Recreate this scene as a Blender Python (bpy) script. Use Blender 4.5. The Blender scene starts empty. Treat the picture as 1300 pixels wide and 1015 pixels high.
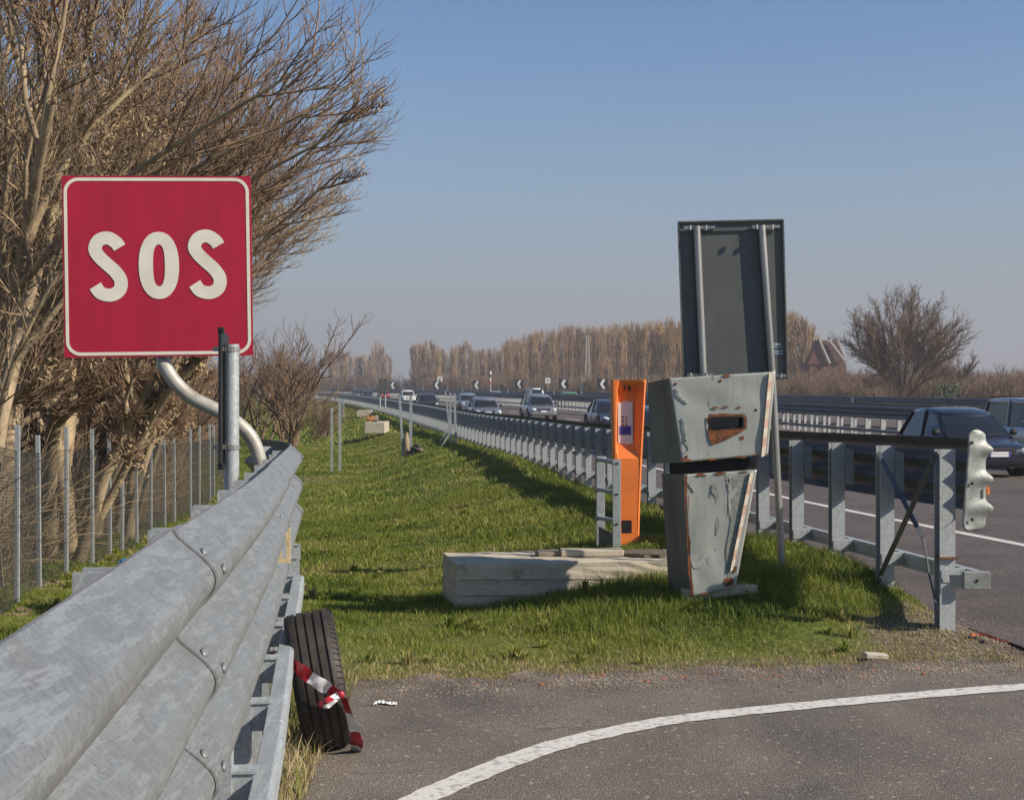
import bpy, math, random
import numpy as np
from mathutils import Vector, Matrix
PI = math.pi
R = random.Random(7)
NR = np.random.default_rng(11)
scene = bpy.context.scene
COL = scene.collection
F, HX, HY, CAMZ = 1800.0, 650.0, 490.0, 1.7

def P(px, py, Y):
    return Vector(((px - HX) / F * Y, Y, CAMZ + (HY - py) / F * Y))

# ------------------------------------------------------------------ helpers
def tag(o, label=None, cat=None, group=None, kind=None):
    if label: o['label'] = label
    if cat: o['category'] = cat
    if group: o['group'] = group
    if kind: o['kind'] = kind
    return o

def empty(name, loc, label, cat, group=None, rz=0):
    o = bpy.data.objects.new(name, None)
    COL.objects.link(o)
    o.empty_display_size = .1
    o.location = loc
    o.rotation_euler = (0, 0, rz)
    return tag(o, label, cat, group)

def copy_tree(o, parent=None):
    c = o.copy(); COL.objects.link(c)
    if parent: c.parent = parent
    for ch in list(o.children):
        copy_tree(ch, c)
    return c

def catmull(pts, n=8):
    pts = [Vector(p) for p in pts]
    out = []
    for i in range(len(pts) - 1):
        p0 = pts[max(i - 1, 0)]; p1 = pts[i]; p2 = pts[i + 1]; p3 = pts[min(i + 2, len(pts) - 1)]
        for k in range(n):
            t = k / n
            out.append(.5 * ((2 * p1) + (p2 - p0) * t + (2 * p0 - 5 * p1 + 4 * p2 - p3) * t * t + (3 * p1 - p0 - 3 * p2 + p3) * t ** 3))
    out.append(pts[-1])
    return out

class MB:
    def __init__(s): s.v = []; s.f = []
    def add(s, vs, fs):
        b = len(s.v)
        s.v += [tuple(v) for v in vs]
        s.f += [tuple(i + b for i in f) for f in fs]
        return s
    def box(s, c, size, M=None):
        x, y, z = size[0] / 2, size[1] / 2, size[2] / 2
        vs = [Vector((a * x, b * y, d * z)) for a in (-1, 1) for b in (-1, 1) for d in (-1, 1)]
        if M is not None: vs = [M @ v for v in vs]
        c = Vector(c)
        vs = [v + c for v in vs]
        return s.add(vs, [(0, 1, 3, 2), (4, 6, 7, 5), (0, 4, 5, 1), (2, 3, 7, 6), (0, 2, 6, 4), (1, 5, 7, 3)])
    def hexa(s, v8):   # 4 front (tl,tr,br,bl) + 4 back
        return s.add(v8, [(0, 3, 2, 1), (4, 5, 6, 7), (0, 1, 5, 4), (1, 2, 6, 5), (2, 3, 7, 6), (3, 0, 4, 7)])
    def loft(s, rings, cap=True, closed=True):
        n = len(rings[0]); vs = [v for r in rings for v in r]; fs = []
        m = n if closed else n - 1
        for i in range(len(rings) - 1):
            for j in range(m):
                fs.append((i * n + j, i * n + (j + 1) % n, (i + 1) * n + (j + 1) % n, (i + 1) * n + j))
        if cap and closed:
            fs.append(tuple(range(n))[::-1]); fs.append(tuple((len(rings) - 1) * n + j for j in range(n)))
        return s.add(vs, fs)
    def tube(s, pts, r, n=8, cap=True):
        pts = [Vector(p) for p in pts]
        rs = r if isinstance(r, (list, tuple)) else [r] * len(pts)
        rings = []; up = None
        for i, p in enumerate(pts):
            t = (pts[min(i + 1, len(pts) - 1)] - pts[max(i - 1, 0)]).normalized()
            if up is None:
                up = Vector((0, 0, 1)) if abs(t.z) < .9 else Vector((0, 1, 0))
            a = t.cross(up).normalized(); up = a.cross(t).normalized()
            rings.append([p + (a * math.cos(2 * PI * k / n) + up * math.sin(2 * PI * k / n)) * rs[i] for k in range(n)])
        return s.loft(rings, cap)
    def bar(s, a, b, w, t, side=(0, 0, 1)):
        a = Vector(a); b = Vector(b); d = (b - a); L = d.length; d.normalize()
        u = Vector(side).cross(d)
        if u.length < 1e-4: u = Vector((1, 0, 0)).cross(d)
        u.normalize(); v = d.cross(u)
        M = Matrix((u, d, v)).transposed()
        return s.box((a + b) / 2, (w, L, t), M)
    def prism(s, poly, d):   # poly 3D list, extrude by vector d
        n = len(poly); d = Vector(d)
        vs = [Vector(p) for p in poly] + [Vector(p) + d for p in poly]
        fs = [tuple(range(n))[::-1], tuple(range(n, 2 * n))]
        fs += [(i, (i + 1) % n, n + (i + 1) % n, n + i) for i in range(n)]
        return s.add(vs, fs)
    def ell(s, c, rad, n=10, m=6, M=None):
        rings = []
        for i in range(m + 1):
            th = PI * (i + .001) / (m + .002)
            ring = []
            for j in range(n):
                ph = 2 * PI * j / n
                v = Vector((rad[0] * math.sin(th) * math.cos(ph), rad[1] * math.sin(th) * math.sin(ph), rad[2] * math.cos(th)))
                if M is not None: v = M @ v
                ring.append(v + Vector(c))
            rings.append(ring)
        return s.loft(rings, True)
    def lathe(s, prof, n=24, axis='x', c=(0, 0, 0)):   # prof: (axial, radius), closed ring profile
        rings = []
        for a, r in prof:
            ring = []
            for j in range(n):
                t = 2 * PI * j / n
                if axis == 'x': v = Vector((a, r * math.cos(t), r * math.sin(t)))
                else: v = Vector((r * math.cos(t), r * math.sin(t), a))
                ring.append(v + Vector(c))
            rings.append(ring)
        return s.loft(rings, False)
    def build(s, name, m, parent=None, smooth=False, bevel=0, sub=0, angle=None):
        me = bpy.data.meshes.new(name); me.from_pydata(s.v, [], s.f); me.update()
        me.materials.append(m)
        if smooth or sub: me.polygons.foreach_set('use_smooth', [True] * len(me.polygons))
        if smooth and angle: me.set_sharp_from_angle(angle=math.radians(angle))
        o = bpy.data.objects.new(name, me); COL.objects.link(o)
        if parent: o.parent = parent
        if bevel:
            b = o.modifiers.new('bevel', 'BEVEL'); b.width = bevel; b.segments = 2; b.limit_method = 'ANGLE'
        if sub:
            b = o.modifiers.new('sub', 'SUBSURF'); b.levels = sub; b.render_levels = sub
        return o

def recalc(o):
    import bmesh
    bm = bmesh.new(); bm.from_mesh(o.data); bmesh.ops.recalc_face_normals(bm, faces=bm.faces); bm.to_mesh(o.data); bm.free()
    return o

def fastmesh(name, V, Fc, m, parent=None, smooth=False, attr=None):
    V = np.ascontiguousarray(V, dtype=np.float32); Fc = np.ascontiguousarray(Fc, dtype=np.int32)
    me = bpy.data.meshes.new(name)
    me.vertices.add(len(V)); me.vertices.foreach_set('co', V.ravel())
    k = Fc.shape[1]
    me.loops.add(Fc.size); me.loops.foreach_set('vertex_index', Fc.ravel())
    me.polygons.add(len(Fc)); me.polygons.foreach_set('loop_start', np.arange(0, Fc.size, k, dtype=np.int32))
    if smooth: me.polygons.foreach_set('use_smooth', np.ones(len(Fc), dtype=bool))
    if attr:
        for an, av in attr.items():
            a = me.attributes.new(an, 'FLOAT', 'POINT'); a.data.foreach_set('value', np.ascontiguousarray(av, dtype=np.float32))
    me.update(calc_edges=True); me.materials.append(m)
    o = bpy.data.objects.new(name, me); COL.objects.link(o)
    if parent: o.parent = parent
    return o

# ------------------------------------------------------------------ materials
def newmat(name):
    m = bpy.data.materials.new(name); m.use_nodes = True
    nt = m.node_tree; b = nt.nodes['Principled BSDF']
    return m, nt, b

def N(nt, t, **kw):
    n = nt.nodes.new(t)
    for k, v in kw.items():
        if k in n.inputs: n.inputs[k].default_value = v
        else: setattr(n, k, v)
    return n

def ramp(nt, fac, stops):
    r = nt.nodes.new('ShaderNodeValToRGB'); e = r.color_ramp.elements
    while len(e) < len(stops): e.new(.5)
    for el, (p, c) in zip(e, stops):
        el.position = p; el.color = (*c, 1) if len(c) == 3 else c
    nt.links.new(fac, r.inputs[0]); return r

def noise(nt, scale, detail=4, rough=.55, vec=None, stretch=None, dist=0):
    n = N(nt, 'ShaderNodeTexNoise', Scale=scale, Detail=detail, Roughness=rough, Distortion=dist)
    if vec is None:
        vec = N(nt, 'ShaderNodeTexCoord').outputs['Object']
    if stretch:
        mp = N(nt, 'ShaderNodeMapping'); mp.inputs['Scale'].default_value = stretch
        nt.links.new(vec, mp.inputs[0]); vec = mp.outputs[0]
    nt.links.new(vec, n.inputs['Vector']); return n

def mix(nt, fac, a, b):
    m = nt.nodes.new('ShaderNodeMix'); m.data_type = 'RGBA'
    for i, s in ((0, fac), (6, a), (7, b)):
        if isinstance(s, (int, float)): m.inputs[i].default_value = s
        elif isinstance(s, tuple): m.inputs[i].default_value = (*s, 1)
        else: nt.links.new(s, m.inputs[i])
    return m.outputs[2]

def bump(nt, b, h, strength=.3, dist=.01):
    n = N(nt, 'ShaderNodeBump', Strength=strength, Distance=dist)
    nt.links.new(h, n.inputs['Height']); nt.links.new(n.outputs[0], b.inputs['Normal'])

def mat(name, c, rough=.6, metal=0, c2=None, scale=6, lo=.35, hi=.7, bmp=0, bscale=None, stretch=None, spec=None, coat=0, bdist=.01):
    m, nt, b = newmat(name)
    b.inputs['Roughness'].default_value = rough; b.inputs['Metallic'].default_value = metal
    if spec is not None: b.inputs['Specular IOR Level'].default_value = spec
    if coat: b.inputs['Coat Weight'].default_value = coat; b.inputs['Coat Roughness'].default_value = .05
    if c2:
        n = noise(nt, scale, 5, .6, stretch=stretch)
        r = ramp(nt, n.outputs[0], [(lo, c), (hi, c2)])
        nt.links.new(r.outputs[0], b.inputs['Base Color'])
        if bmp: bump(nt, b, noise(nt, bscale or scale * 4, 4, stretch=stretch).outputs[0], bmp, bdist)
    else:
        b.inputs['Base Color'].default_value = (*c, 1)
        if bmp: bump(nt, b, noise(nt, bscale or 20, 4, stretch=stretch).outputs[0], bmp, bdist)
    return m

def galv(name, base=(.29, .305, .305), dark=(.17, .18, .18), warm=(.19, .17, .13), rough=.42, metal=.45):
    m, nt, b = newmat(name)
    n1 = noise(nt, 7.0, 8, .72); n2 = noise(nt, 90, 3, .7); n3 = noise(nt, 4.5, 9, .75, stretch=(1, 1, 1), dist=.5)
    mid = tuple((a_ + b_) / 2 for a_, b_ in zip(base, dark))
    r1 = ramp(nt, n1.outputs[0], [(.36, mid), (.60, base)])
    r2 = ramp(nt, n2.outputs[0], [(.35, (.82, .82, .82)), (.65, (1.1, 1.1, 1.1))])
    mm = nt.nodes.new('ShaderNodeMix'); mm.data_type = 'RGBA'; mm.blend_type = 'MULTIPLY'; mm.inputs[0].default_value = 1
    nt.links.new(r1.outputs[0], mm.inputs[6]); nt.links.new(r2.outputs[0], mm.inputs[7])
    r3 = ramp(nt, n3.outputs[0], [(.5, (0, 0, 0)), (.8, (.5, .5, .5))])
    c = mix(nt, r3.outputs[0], mm.outputs[2], warm)
    n5 = noise(nt, 5, 6, .7, stretch=(12, .5, 12)); r5 = ramp(nt, n5.outputs[0], [(.52, (0, 0, 0)), (.60, (.5, .5, .5)), (.68, (0, 0, 0))]); c = mix(nt, r5.outputs[0], c, tuple(x * 1.45 for x in base))
    n6 = noise(nt, 9, 7, .8); r6 = ramp(nt, n6.outputs[0], [(.60, (0, 0, 0)), (.70, (.6, .6, .6))]); c = mix(nt, r6.outputs[0], c, tuple(x * .5 for x in warm))
    nt.links.new(c, b.inputs['Base Color'])
    rr = ramp(nt, n1.outputs[0], [(.3, (rough + .14,) * 3), (.7, (rough - .06,) * 3)])
    nt.links.new(rr.outputs[0], b.inputs['Roughness'])
    b.inputs['Metallic'].default_value = metal
    bump(nt, b, n2.outputs[0], .06, .004)
    return m

M = {}
M['galv'] = galv('galvanised')
M['galv_post'] = galv('galvanised_post', (.40, .43, .44), (.27, .30, .31), rough=.5, metal=.3)
M['galv_far'] = galv('galvanised_dull', (.33, .36, .39), (.22, .25, .28), rough=.5, metal=.3)
M['galv_dark'] = galv('galvanised_dark', (.13, .145, .16), (.06, .07, .085), (.10, .09, .08), rough=.5, metal=.3)  # dark zinc tone; shade on the near rail beam's back is put into it
M['post_far'] = mat('post_pale', (.45, .46, .45), .6, .1, (.34, .35, .34), 2)
M['red'] = mat('sign_red', (.42, .008, .035), .45, 0, (.30, .010, .028), 3.5, .3, .75, bmp=.05, bscale=40, stretch=(2.5, 2.5, .5))
M['cream'] = mat('sign_cream', (.72, .69, .60), .45, 0, (.62, .58, .48), 5)
M['pole_dirty'] = mat('pole_dirty', (.42, .41, .36), .5, .2, (.20, .15, .09), 5, .45, .75, stretch=(1, 1, 1))
M['black'] = mat('black_plastic', (.012, .013, .015), .5, 0, (.03, .03, .03), 8)
M['dark'] = mat('dark_void', (.006, .006, .007), .8)
M['orange'] = mat('orange_fibreglass', (.88, .23, .045), .42, 0, (.70, .18, .04), 5, .3, .75, bmp=.03, bscale=30)
M['orange_side'] = M['orange']
M['white'] = mat('white_panel', (.72, .72, .70), .4, 0, (.62, .62, .60), 12)
M['blue'] = mat('blue_label', (.05, .05, .30), .5)
M['reddot'] = mat('red_label', (.5, .05, .03), .5)
M['ink'] = mat('ink', (.03, .02, .02), .6)
M['signback'] = mat('sign_back_grey', (.075, .084, .08), .5, .0, (.092, .102, .097), 9, bmp=.04, bscale=200)
M['steel'] = mat('brushed_steel', (.40, .40, .38), .36, .6, (.26, .26, .24), 4, stretch=(1, 1, .2))
M['tyre'] = mat('tyre_rubber', (.022, .019, .017), .62, 0, (.062, .048, .036), 7, .4, .75, bmp=.3, bscale=60)
M['tape_w'] = mat('tape_white', (.72, .72, .74), .28, 0, spec=.6)
M['tape_r'] = mat('tape_red', (.36, .015, .03), .28, 0, spec=.6)
M['bark'] = mat('bark_tan', (.44, .34, .21), .9, 0, (.20, .155, .10), 5, .35, .65, bmp=.6, bscale=30, stretch=(1, 1, .4))
M['twig'] = mat('twig_brown', (.30, .20, .125), .85, 0, (.15, .095, .065), 2.5, .35, .65)
M['twig2'] = mat('twig_tan', (.42, .31, .18), .85, 0, (.22, .155, .09), 3, .35, .65)
M['poplar'] = mat('poplar_twig', (.44, .285, .135), .9, 0, (.24, .15, .07), .35, .35, .65)
M['poplar2'] = mat('poplar_twig_dark', (.27, .175, .09), .9, 0, (.13, .085, .048), .35, .35, .65)
M['scrub'] = mat('scrub_twig', (.19, .125, .075), .9, 0, (.10, .065, .04), .6, .35, .65)
M['seed'] = mat('dry_seed', (.42, .31, .17), .9, 0, (.22, .15, .08), 20)
M['ivy'] = mat('ivy', (.03, .05, .015), .7, 0, (.06, .08, .03), 6)
M['rub'] = mat('rubbish_white', (.7, .7, .68), .6)
M['orangeplastic'] = mat('orange_plastic', (.55, .14, .03), .45, 0, (.3, .06, .02), 15)
M['glass'] = mat('car_glass', (.012, .016, .02), .06, 0, spec=.7)
M['chrome'] = mat('chrome', (.6, .6, .6), .18, 1)
M['rubber'] = mat('car_rubber', (.015, .015, .016), .7)
M['rim'] = mat('rim', (.35, .36, .37), .3, .8)
M['lamp'] = mat('lamp_lens', (.75, .77, .78), .1, .3)
M['lampr'] = mat('lamp_red', (.4, .01, .01), .2)
M['plate'] = mat('plate_white', (.7, .7, .7), .5)
M['paintw'] = mat('road_paint', (.62, .60, .56), .75, 0, (.28, .27, .25), 22, .50, .68, bmp=.1, bscale=200)
M['bluetrash'] = mat('blue_wrapper', (.05, .25, .6), .4)
M['wood'] = mat('weathered_wood', (.30, .25, .19), .85, 0, (.14, .11, .08), 10, stretch=(.3, 4, 4), bmp=.3)

def concrete():
    m, nt, b = newmat('concrete')
    n1 = noise(nt, 3.2, 7, .7, stretch=(.8, 1, 1.4)); n2 = noise(nt, 35, 4); n3 = noise(nt, 5, 5, .7)
    r = ramp(nt, n1.outputs[0], [(.3, (.40, .36, .28)), (.5, (.47, .42, .325)), (.75, (.54, .49, .39))])
    r3 = ramp(nt, n3.outputs[0], [(.55, (0, 0, 0)), (.7, (.8, .8, .8))])
    c = mix(nt, r3.outputs[0], r.outputs[0], (.15, .135, .10))
    nt.links.new(c, b.inputs['Base Color']); b.inputs['Roughness'].default_value = .9
    bump(nt, b, n2.outputs[0], .35, .01); return m
M['concrete'] = concrete()

def peeled():   # old grey-green enamel with rusty edges and peeled patches
    m, nt, b = newmat('peeling_enamel')
    n1 = noise(nt, 3, 4, .5, dist=.6); n2 = noise(nt, 9, 6, .7); n3 = noise(nt, 5.5, 7, .72, dist=.4, stretch=(1.6, 1.6, .8))
    base = ramp(nt, n1.outputs[0], [(.3, (.29, .31, .285)), (.7, (.38, .40, .365))])
    pe = ramp(nt, n3.outputs[0], [(.635, (0, 0, 0)), (.65, (1, 1, 1))])
    under = ramp(nt, n2.outputs[0], [(.35, (.13, .15, .13)), (.55, (.22, .235, .20)), (.7, (.27, .12, .04))])
    c = mix(nt, pe.outputs[0], base.outputs[0], under.outputs[0])
    ns_ = noise(nt, 7, 6, .7, stretch=(7, 7, .5)); rs_ = ramp(nt, ns_.outputs[0], [(.56, (0, 0, 0)), (.74, (.55, .55, .55))]); c = mix(nt, rs_.outputs[0], c, (.17, .12, .075))
    ng_ = noise(nt, 40, 6, .8); rg_ = ramp(nt, ng_.outputs[0], [(.62, (0, 0, 0)), (.72, (.7, .7, .7))]); c = mix(nt, rg_.outputs[0], c, (.14, .13, .10))
    nt.links.new(c, b.inputs['Base Color'])
    b.inputs['Roughness'].default_value = .42
    add = N(nt, 'ShaderNodeMath', operation='SUBTRACT'); nt.links.new(n1.outputs[0], add.inputs[0]); nt.links.new(pe.outputs[0], add.inputs[1])
    bump(nt, b, add.outputs[0], .3, .008); return m
M['peel'] = peeled()
M['rust'] = mat('rust', (.26, .09, .028), .85, 0, (.10, .035, .015), 22, .35, .65, bmp=.4)
M['enamel_shaded'] = mat('enamel_side_shaded', (.17, .175, .15), .7, 0, (.09, .085, .065), 4, .35, .7, stretch=(1, 1, .35), bmp=.2)  # darker enamel for the housing sides; their shade is put into the colour
M['peelpaint'] = mat('paint_flake', (.40, .43, .39), .5, 0, (.30, .33, .29), 20)

def asphalt(name, a, bb, sc=90):
    m, nt, b = newmat(name)
    n1 = noise(nt, sc, 3, .7); n2 = noise(nt, 1.1, 6, .65); n3 = noise(nt, .35, 4, .6, stretch=(3, .3, 1))
    r = ramp(nt, n1.outputs[0], [(.36, tuple(x * .3 for x in a)), (.50, a), (.64, bb)])
    r2 = ramp(nt, n2.outputs[0], [(.3, (.62, .62, .62)), (.7, (1.25, 1.2, 1.13))])
    mm = nt.nodes.new('ShaderNodeMix'); mm.data_type = 'RGBA'; mm.blend_type = 'MULTIPLY'; mm.inputs[0].default_value = 1
    nt.links.new(r.outputs[0], mm.inputs[6]); nt.links.new(r2.outputs[0], mm.inputs[7])
    r3 = ramp(nt, n3.outputs[0], [(.35, (.85, .85, .85)), (.65, (1.1, 1.1, 1.1))])
    m2 = nt.nodes.new('ShaderNodeMix'); m2.data_type = 'RGBA'; m2.blend_type = 'MULTIPLY'; m2.inputs[0].default_value = 1
    nt.links.new(mm.outputs[2], m2.inputs[6]); nt.links.new(r3.outputs[0], m2.inputs[7])
    vo = N(nt, 'ShaderNodeTexVoronoi', feature='DISTANCE_TO_EDGE', Scale=.9); nd = noise(nt, 3, 4, .6)
    va = N(nt, 'ShaderNodeVectorMath', operation='MULTIPLY_ADD'); va.inputs[1].default_value = (.5, .5, 0); tcx = N(nt, 'ShaderNodeTexCoord')
    nt.links.new(nd.outputs['Color'], va.inputs[0]); nt.links.new(tcx.outputs['Object'], va.inputs[2]); nt.links.new(va.outputs[0], vo.inputs['Vector'])
    ck = ramp(nt, vo.outputs['Distance'], [(.004, (.35, .35, .35)), (.012, (1, 1, 1))])
    spk = noise(nt, 28, 3, .7); sr = ramp(nt, spk.outputs[0], [(.60, (0, 0, 0)), (.68, (.9, .9, .9))])
    gate = ramp(nt, n2.outputs[0], [(.54, (0, 0, 0)), (.66, (.7, .7, .7))])
    c4 = mix(nt, gate.outputs[0], (1.0, 1.0, 1.0), ck.outputs[0])
    m3 = nt.nodes.new('ShaderNodeMix'); m3.data_type = 'RGBA'; m3.blend_type = 'MULTIPLY'; m3.inputs[0].default_value = 1
    nt.links.new(m2.outputs[2], m3.inputs[6]); nt.links.new(c4, m3.inputs[7])
    c5 = mix(nt, sr.outputs[0], m3.outputs[2], tuple(x * 1.15 for x in bb))
    nt.links.new(c5, b.inputs['Base Color']); b.inputs['Roughness'].default_value = .85
    bump(nt, b, n1.outputs[0], .5, .006); return m
M['asphalt'] = asphalt('asphalt_worn', (.115, .098, .085), (.36, .32, .275), 130)
M['road'] = asphalt('asphalt_road', (.088, .070, .064), (.17, .145, .135), 60)

def groundmat():
    m, nt, b = newmat('turf_soil')
    at = N(nt, 'ShaderNodeAttribute', attribute_name='litter'); at2 = N(nt, 'ShaderNodeAttribute', attribute_name='dry')
    n1 = noise(nt, .5, 6, .65); n2 = noise(nt, 14, 5, .7); n3 = noise(nt, 3, 5, .7)
    g = ramp(nt, n1.outputs[0], [(.3, (.09, .115, .022)), (.55, (.135, .16, .034)), (.75, (.18, .17, .055))])
    g2 = ramp(nt, n2.outputs[0], [(.3, (.6, .6, .6)), (.7, (1.3, 1.3, 1.3))])
    mm = nt.nodes.new('ShaderNodeMix'); mm.data_type = 'RGBA'; mm.blend_type = 'MULTIPLY'; mm.inputs[0].default_value = 1
    nt.links.new(g.outputs[0], mm.inputs[6]); nt.links.new(g2.outputs[0], mm.inputs[7])
    lit = ramp(nt, n2.outputs[0], [(.3, (.055, .038, .024)), (.5, (.13, .095, .06)), (.72, (.22, .17, .11))])
    dry = ramp(nt, n2.outputs[0], [(.3, (.07, .055, .04)), (.5, (.15, .125, .085)), (.72, (.26, .21, .14))])
    def soft(attr, k):
        a = N(nt, 'ShaderNodeMath', operation='ADD'); s = N(nt, 'ShaderNodeMath', operation='MULTIPLY_ADD')
        s.inputs[1].default_value = k; s.inputs[2].default_value = -k / 2
        nt.links.new(n3.outputs[0], s.inputs[0]); nt.links.new(attr, a.inputs[0]); nt.links.new(s.outputs[0], a.inputs[1])
        return ramp(nt, a.outputs[0], [(.4, (0, 0, 0)), (.6, (1, 1, 1))]).outputs[0]
    c = mix(nt, soft(at.outputs['Fac'], 1.2), mm.outputs[2], lit.outputs[0])
    c = mix(nt, soft(at2.outputs['Fac'], 1.4), c, dry.outputs[0])
    nt.links.new(c, b.inputs['Base Color']); b.inputs['Roughness'].default_value = .95
    b.inputs['Specular IOR Level'].default_value = .2
    bump(nt, b, n2.outputs[0], .8, .03); return m
M['ground'] = groundmat()

def grassmat():
    m, nt, b = newmat('grass_blade')
    at = N(nt, 'ShaderNodeAttribute', attribute_name='tint')
    r = ramp(nt, at.outputs['Fac'], [(0, (.075, .115, .016)), (.40, (.175, .225, .030)), (.65, (.26, .265, .055)), (.84, (.31, .27, .10)), (1, (.46, .37, .21))])
    nt.links.new(r.outputs[0], b.inputs['Base Color']); b.inputs['Roughness'].default_value = .55
    b.inputs['Specular IOR Level'].default_value = .25
    tr = N(nt, 'ShaderNodeBsdfTranslucent'); nt.links.new(r.outputs[0], tr.inputs[0])
    ms = N(nt, 'ShaderNodeMixShader'); ms.inputs[0].default_value = .3
    nt.links.new(b.outputs[0], ms.inputs[1]); nt.links.new(tr.outputs[0], ms.inputs[2])
    nt.links.new(ms.outputs[0], nt.nodes['Material Output'].inputs[0]); return m
M['grass'] = grassmat()
M['gravel'] = mat('gravel', (.30, .25, .19), .9, 0, (.13, .10, .075), 3, .4, .6)
M['brickbits'] = mat('brick_crumb', (.30, .12, .07), .9)
M['litter'] = mat('dead_leaf', (.16, .11, .065), .9, 0, (.28, .21, .13), 4)

# ------------------------------------------------------------------ layout curves
def hermite(xs, ys):
    xs = np.array(xs, float); ys = np.array(ys, float)
    d = np.diff(ys) / np.diff(xs); h = np.diff(xs)
    m = np.empty_like(ys); m[0] = d[0]; m[-1] = d[-1]
    m[1:-1] = (d[:-1] * h[1:] + d[1:] * h[:-1]) / (h[1:] + h[:-1])
    def f(x):
        x = np.asarray(x, float)
        i = np.clip(np.searchsorted(xs, x) - 1, 0, len(xs) - 2)
        hh = xs[i + 1] - xs[i]; t = (x - xs[i]) / hh
        v = (2 * t**3 - 3 * t**2 + 1) * ys[i] + (t**3 - 2 * t**2 + t) * hh * m[i] + (-2 * t**3 + 3 * t**2) * ys[i + 1] + (t**3 - t**2) * hh * m[i + 1]
        v = np.where(x < xs[0], ys[0] + m[0] * (x - xs[0]), v)
        return np.where(x > xs[-1], ys[-1] + m[-1] * (x - xs[-1]), v)
    return f
Xr = hermite([-40, 0, 9.68, 15, 20, 25.5, 34, 43, 66, 105, 185, 240, 290, 330, 370, 400, 430, 500, 620],
             [7.93, 3.93, 2.962, 2.43, 1.93, 1.36, .35, -.80, -4.0, -9.8, -23.5, -34.8, -47, -59, -75, -91, -112, -185, -350])
def slope(Y): return (Xr(np.asarray(Y) + .5) - Xr(np.asarray(Y) - .5))
def XL(L, Y): return Xr(Y) + L * np.sqrt(1 + slope(Y) ** 2)
TOPZ = hermite([-40, 9.68, 13.7, 25.5, 34, 43, 66, 105, 185, 330, 700], [-.355, -.355, -.434, -.666, -.735, -.81, -.815, -.82, -.85, -.88, -.88])
def road_z(L, Y): return CAMZ + TOPZ(np.asarray(Y)) - 1.335 + np.clip(np.asarray(L) * .008, -.05, .12)
base_z = hermite([-50, 7.5, 8.6, 10, 12, 15, 20, 25, 30, 45, 70, 100, 200, 600], [-1.72, -1.72, -1.73, -1.77, -1.84, -1.96, -2.12, -2.26, -2.34, -2.38, -2.30, -2.25, -2.25, -2.3])
ridge_z = hermite([-50, 8.7, 9.4, 10.3, 11.5, 14, 20, 26, 34, 43, 66, 105, 200, 600], [-1.72, -1.72, -1.685, -1.56, -1.46, -1.52, -1.69, -1.83, -1.80, -1.88, -2.0, -1.98, -2.17, -2.25])
def sstep(a, b, x): 
    t = np.clip((x - a) / (b - a), 0, 1); return t * t * (3 - 2 * t)
def wob(X, Y, s=1.0, ph=0):
    return (np.sin(X * 1.7 * s + 1.3 * np.sin(Y * .9 * s + ph) + ph) + np.sin(Y * 2.1 * s + 1.1 * np.sin(X * 1.3 * s) + 2 * ph) + np.sin((X * 3.1 + Y * 2.7) * s + ph) * .6) / 2.6
def ground_z(X, Y):
    X = np.asarray(X, float); Y = np.asarray(Y, float)
    L = (X - Xr(Y)) / np.sqrt(1 + slope(Y) ** 2)
    left = base_z(Y) - np.clip((-X - 1.2) * .04, 0, .25) * sstep(9, 13, Y)
    w = sstep(-4.0, -.8, L)
    z = CAMZ + left * (1 - w) + ridge_z(Y) * w
    rz = road_z(L, Y) - .02
    wr = sstep(-.05, .35, L)
    amp = sstep(8.8, 11, Y) * (1 - wr)
    z = z + amp * (wob(X, Y, 1.2) * .025 + wob(X, Y, 4, 1) * .014)
    z = z * (1 - wr) + rz * wr
    return z
def asph_edge(X): return 8.35 + .17 * X + .10 * wob(X * 3, X * 2, 1.4) + .03 * np.sin(X * 23) + .03 * np.sin(X * 11.3 + 1)

def findY(L, px, lo=10, hi=480):
    px = max(px, 120)
    ys = np.linspace(lo, hi, 6000); p = HX + F * XL(L, ys) / ys
    i = int(np.argmin(np.abs(p - px))); return float(ys[i])

# ------------------------------------------------------------------ ground and road sheets
def grid(name, Ys, Ls, fx, fz, m, kind='structure', attrs=None, smooth=True):
    YY, LL = np.meshgrid(Ys, Ls, indexing='ij'); XX = fx(LL, YY); ZZ = fz(XX, LL, YY)
    V = np.stack([XX, YY, ZZ], -1).reshape(-1, 3); ny, nl = YY.shape
    i = np.arange(ny - 1)[:, None] * nl + np.arange(nl - 1)[None]; i = i.ravel()
    Fc = np.stack([i, i + 1, i + nl + 1, i + nl], -1)
    at = {k: f(XX, YY).ravel() for k, f in attrs.items()} if attrs else None
    o = fastmesh(name, V, Fc, m, smooth=smooth, attr=at); o['kind'] = kind; return o

Ysg = np.concatenate([np.arange(-30, 4, 1.5), np.arange(4, 24, .12), 24 * 1.018 ** np.arange(0, 290)])
Ysg = Ysg[Ysg < 3500]
Lsg = np.concatenate([-np.geomspace(2600, 12, 40), np.arange(-11.8, 1.0, .13), np.geomspace(1.1, 3000, 60)])
def fence_x(Y): return np.interp(Y, [5, 13, 17.3, 24.3, 29, 45, 80], [-4.1, -4.54, -5.12, -5.96, -6.15, -9.5, -16])
def litter(X, Y):
    return sstep(.6, -.6, X - fence_x(Y) + .5) * sstep(140, 90, Y)
def dryness(X, Y):
    e = Y - asph_edge(X)
    d = sstep(.75, -.1, e) * .9 + .25 * np.clip(wob(X, Y, .7, 3), 0, 1) * sstep(10, 25, Y)
    tip = np.clip(1.25 - np.hypot((X - 3.05) / .75, (Y - 9.5) / .9), 0, 1) * 1.5
    bare = np.exp(-((X + 6.2) / 2.2) ** 2 - ((Y - 38) / 3.) ** 2) * .9
    return np.clip(np.maximum(d, tip) + bare, 0, 1)
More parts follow.
